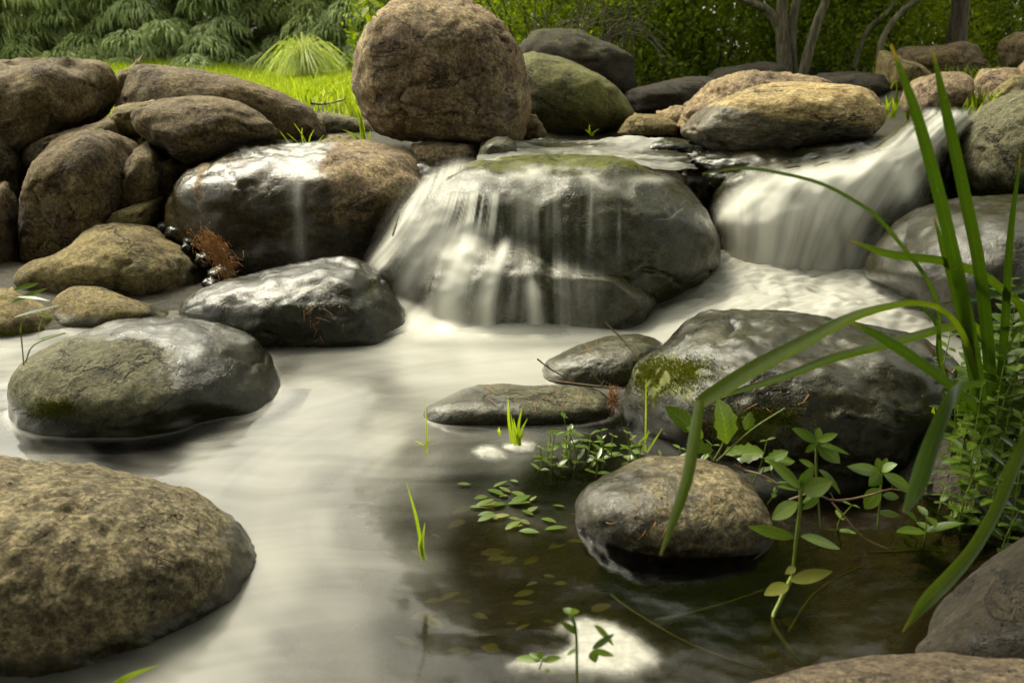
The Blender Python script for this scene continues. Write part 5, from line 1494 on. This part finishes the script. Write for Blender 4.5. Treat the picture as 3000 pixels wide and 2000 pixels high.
WP = [(2960, 1010, 1.9), (2905, 1090, 1.9), (2990, 1120, 1.8), (2940, 1190, 1.75), (2850, 1270, 1.75), (2900, 1300, 1.7), (2985, 1260, 1.66), (2880, 1380, 1.66), (2950, 1360, 1.62), (2830, 1420, 1.7), (2990, 1420, 1.58), (2930, 1450, 1.6), (2780, 1480, 1.68), (2850, 1500, 1.62), (2960, 1520, 1.55),
      (2745, 1500, 1.72), (2700, 1440, 1.78), (2990, 930, 1.95), (2930, 960, 2.0), (2985, 850, 2.05), (2840, 1180, 1.85), (2800, 1240, 1.82), (2870, 1220, 1.72), (2960, 1080, 1.8), (2900, 1160, 1.68), (2650, 1560, 1.66), (2720, 1530, 1.62), (2960, 890, 1.9), (2880, 1030, 1.95), (2995, 1000, 1.78)]
rgw = random.Random(77)
for _ in range(20):
    wx, wy = rgw.uniform(2700, 3010), rgw.uniform(930, 1480)
    if wx > 2790 + (wy - 1150) * 0.15:
        WP.append((wx, wy, np.interp(wy, [900, 1150, 1500], [2.05, 1.86, 1.6]) + rgw.uniform(-0.08, 0.05)))
for k, (x, y, Y) in enumerate(WP):
    rg = random.Random(500 + k)
    p = at(x, y, Y)
    top = p[2]
    gz_ = float(ground_z(np.array([p[0]]), np.array([p[1]]))[0])
    h = max(0.07, top - gz_ + 0.03)
    leafy('small glossy leafy weed crowded on the right bank round the iris clump', p[0], p[1], gz_, h, 2 + int(h / 0.045), rg.uniform(0.035, 0.062), 600 + k, 'bank_weed', 'leafy weeds on the right bank', (rg.uniform(-.03, .02), rg.uniform(-.03, .02)))
SM = [(1560, 1305, 1.9), (1660, 1275, 1.95), (1680, 1300, 1.9), (1790, 1280, 1.92), (1830, 1300, 1.88), (1655, 1262, 1.95), (1672, 1285, 1.92), (1700, 1290, 1.93), (1770, 1300, 1.9), (1810, 1270, 1.9), (1850, 1285, 1.86), (1615, 1315, 1.9), (1720, 1310, 1.9), (2010, 1330, 1.84), (2050, 1345, 1.82), (1960, 1330, 1.86), (1590, 1300, 1.95), (1740, 1335, 1.86), (1640, 1330, 1.88), (1860, 1330, 1.86), (2210, 1330, 1.8), (2260, 1370, 1.72), (2480, 1500, 1.62)]
for k, (x, y, Y) in enumerate(SM):
    p = at(x, y, Y)
    leafy('tiny bright weed growing at the water edge below the big wet boulder', p[0], p[1], max(-0.02, p[2] - 0.07), 0.07 + 0.02 * (k % 3), 3, 0.026 + 0.006 * (k % 3), 900 + k, 'weed', 'tiny weeds at the water edge', (random.uniform(-.03, .03), -0.01))

# floating and sunken leaves in the dark water
for k in range(70):
    if k < 30:
        cx_, cy_ = random.choice([(1460, 1440), (1420, 1500), (1520, 1460), (1570, 1500), (1590, 1560), (1540, 1530)])
        x, y, zz = random.gauss(cx_, 32), random.gauss(cy_, 20), 0.004
    else:
        x, y, zz = random.uniform(1180, 1780), random.uniform(1480, 1930), random.choice((-0.012, -0.02, -0.04))
    p = atz(x, y, zz)
    g = Geo()
    a = random.uniform(-0.8, 0.8) + (0 if random.random() < 0.5 else math.pi)
    L = random.uniform(0.022, 0.055)
    e = p + np.array([math.cos(a) * L, math.sin(a) * L, 0.004 if zz > 0 else 0])
    g.leaf(p, e, L * random.uniform(0.35, 0.5), (random.uniform(-.2, .2), random.uniform(-.2, .2), 1), 0.15, 0.1)
    o = g.build('floating_leaf' if zz > 0 else 'sunken_leaf', M['weed' if zz > 0 and k % 3 else 'sunk'])
    tag(o, 'small green leaf floating on the dark water left of the speckled rock' if zz > 0 else 'dim yellowish leaf sunk under the dark water', 'leaf', 'floating leaves' if zz > 0 else 'sunken leaves')
for lb, pts in (('long thin yellow-green runner stem under the dark water to the bottom boulder', [(1790, 1740), (1840, 1780), (2000, 1875), (2150, 1935), (2268, 1974)]),
                ('thin yellow runner stem slanting to the tall water weed', [(1920, 1815), (2000, 1800), (2130, 1765), (2238, 1728)]),
                ('orange-brown dead stem lying under the dark water', [(2310, 1850), (2370, 1755), (2440, 1700), (2520, 1660)]),
                ('long straight orange-brown stem under the water right of the tall weed', [(2540, 1618), (2640, 1615), (2760, 1612)])):
    g = Geo()
    g.tube([atz(x, y, -0.006) for x, y in pts], 0.0025, 0.0018, 6)
    tag(g.build('runner_stem', M['sunk']), lb, 'stem')

# twigs, pine needles, moss
TW = [('thin brown twig leaning over the grey pointed rock to the left', [(1574, 1051, 2.3), (1612, 1080, 2.3), (1683, 1121, 2.3)], 0.0026),
      ('thin brown twig leaning up beside the moss of the big wet boulder', [(1772, 944, 2.3), (1826, 997, 2.28), (1866, 1046, 2.25)], 0.0026),
      ('short brown twig over the right end of the long low rock', [(1723, 1082, 2.26), (1745, 1105, 2.26), (1772, 1133, 2.26)], 0.0024),
      ('brown twig lying along the top of the long low rock', [(1607, 1113, 2.3), (1679, 1122, 2.28), (1759, 1131, 2.26), (1821, 1136, 2.24)], 0.0024),
      ('pale brown dead twig on the bank right of the small speckled rock', [(2150, 1360, 1.72), (2179, 1376, 1.72), (2230, 1390, 1.7), (2277, 1416, 1.68)], 0.0035),
      ('long forked brown twig reaching over the dark water', [(2312, 1464, 1.58), (2380, 1445, 1.58), (2446, 1466, 1.58), (2540, 1452, 1.6), (2616, 1432, 1.6), (2701, 1458, 1.62)], 0.0028),
      ('dark bent twig hanging into the dark water', [(2437, 1470, 1.6), (2480, 1520, 1.58), (2531, 1575, 1.56), (2603, 1608, 1.55)], 0.0024),
      ('dark thick twig by the right end of the big wet boulder', [(2710, 1000, 2.1), (2740, 1045, 2.08), (2790, 1095, 2.05)], 0.006),
      ('thin dark branch on the bank behind the long slab', [(910, 303, 5.6), (950, 305, 5.6), (1010, 292, 5.6)], 0.008)]
for lb, pts, r in TW:
    g = Geo()
    P = [at(*p) for p in pts]
    g.tube(P, r, r * 0.6, 6, 14)
    for u in (0.4, 0.7):
        k = min(len(P) - 1, int(u * len(P)))
        q = np.array(P[k])
        g.tube([q, q + np.array([random.uniform(-.02, .02), 0, random.uniform(0.008, 0.022)])], r * 0.6, r * 0.3, 5)
    tag(g.build('twig', M['twig']), lb, 'twig')


def needles(keys, box, n, label, group, L=(20, 45)):
    for k in range(n):
        x, y = random.uniform(box[0], box[1]), random.uniform(box[2], box[3])
        a = random.uniform(0, 3.14)
        l = random.uniform(*L) / 2
        h0, h1 = hit(x - math.cos(a) * l, y - math.sin(a) * l, keys), hit(x + math.cos(a) * l, y + math.sin(a) * l, keys)
        if not h0 or not h1:
            continue
        p0, p1 = h0[0] + h0[2] * 0.004, h1[0] + h1[2] * 0.004
        if np.linalg.norm(p0 - p1) > 0.12:
            continue
        g = Geo()
        g.tube([p0, (p0 + p1) / 2 + h0[2] * 0.004, p1], 0.0012, 0.0008, 5, 5)
        tag(g.build('pine_needle', M['needle']), label, 'pine needle', group)


needles(['slanted'], (880, 1010, 880, 1010), 13, 'thin brown pine needle on the dark slanted wet boulder', 'pine needles on the slanted boulder')
needles(['flat_mid'], (1280, 1740, 1135, 1210), 12, 'thin brown pine needle on the long low grey rock', 'pine needles on the low rock')
needles(['right_big'], (2000, 2400, 1100, 1260), 8, 'thin brown pine needle on the big wet boulder', 'pine needles on the big boulder')
needles(['small_fore'], (1720, 2200, 1420, 1580), 6, 'thin brown pine needle on the small speckled rock', 'pine needles on the speckled rock')
needles(['grey_point'], (1700, 1860, 1000, 1090), 5, 'thin brown pine needle on the grey pointed rock', 'pine needles on the pointed rock')

g = Geo()
for k in range(420):
    u = random.random()
    c = np.array([np.interp(u, [0, 0.5, 1], [592, 640, 672]), np.interp(u, [0, 0.5, 1], [700, 735, 790])])
    x, y = c + np.array([random.gauss(0, 16), random.gauss(0, 17)])
    p = at(x, y, 3.36 + random.uniform(-0.03, 0.03))
    d = unit(np.array([random.gauss(0.35, 0.35), random.gauss(0, 0.2), random.gauss(-0.6, 0.35)])) * random.uniform(0.022, 0.045)
    g.tube([p - d / 2, p + np.array([random.uniform(-.006, .006), -0.004, random.uniform(-.006, .008)]), p + d / 2], 0.0012, 0.0008, 4, 4)
tag(g.build('needle_clump', M['needle']), 'matted clump of orange dead pine needles beside the sandy boulder', 'needle clump')
g = Geo()
for k in range(70):
    x, y = random.gauss(1797, 8), random.gauss(1168, 20)
    p = at(x, y, 2.2 + random.uniform(-0.01, 0.02))
    d = unit(np.array([random.gauss(0, 0.5), random.gauss(0, 0.3), random.gauss(-0.9, 0.3)])) * random.uniform(0.012, 0.03)
    g.tube([p - d / 2, p, p + d / 2], 0.0012, 0.0008, 4, 4)
tag(g.build('needle_clump', M['needle']), 'small wad of orange dead needles between the long low rock and the big wet boulder', 'needle clump')


def moss_part(key, regions, n, hgt):
    o = ROCKS[key][0]
    V, T_, RR = [], [], []
    m = 0
    while m < n:
        x, y, rx, ry = random.choice(regions)
        h = hit(x + random.gauss(0, rx), y + random.gauss(0, ry), [key])
        if not h or vnoise(h[0][None] * 38, 7)[0] < -0.25:
            n -= 0.3
            continue
        p, nn = h[0], h[2]
        d = unit(nn + np.random.normal(0, 0.45, 3)) * hgt * random.uniform(0.5, 1.3)
        s = unit(np.cross(d, np.random.normal(0, 1, 3))) * 0.0011
        V += [p - s, p + s, p + d]
        RR.append(random.random())
        m += 1
    V = np.array(V)
    T_ = np.arange(len(V)).reshape(-1, 3)
    me = mesh_obj('moss', V, T_, M['moss'], o, fattrs={'rnd': np.array(RR)}, smooth=False, origin=np.array(o.location))
    me.location = (0, 0, 0)
    tag(me, 'tufts of yellow-green moss')


moss_part('right_big', [(1930, 1075, 50, 28), (1950, 1110, 55, 32), (2030, 1090, 35, 20), (1900, 1110, 26, 30), (2200, 1250, 70, 28), (2270, 1230, 50, 20)], 9000, 0.007)
moss_part('domed', [(165, 1190, 42, 16), (150, 1205, 40, 14)], 1500, 0.006)
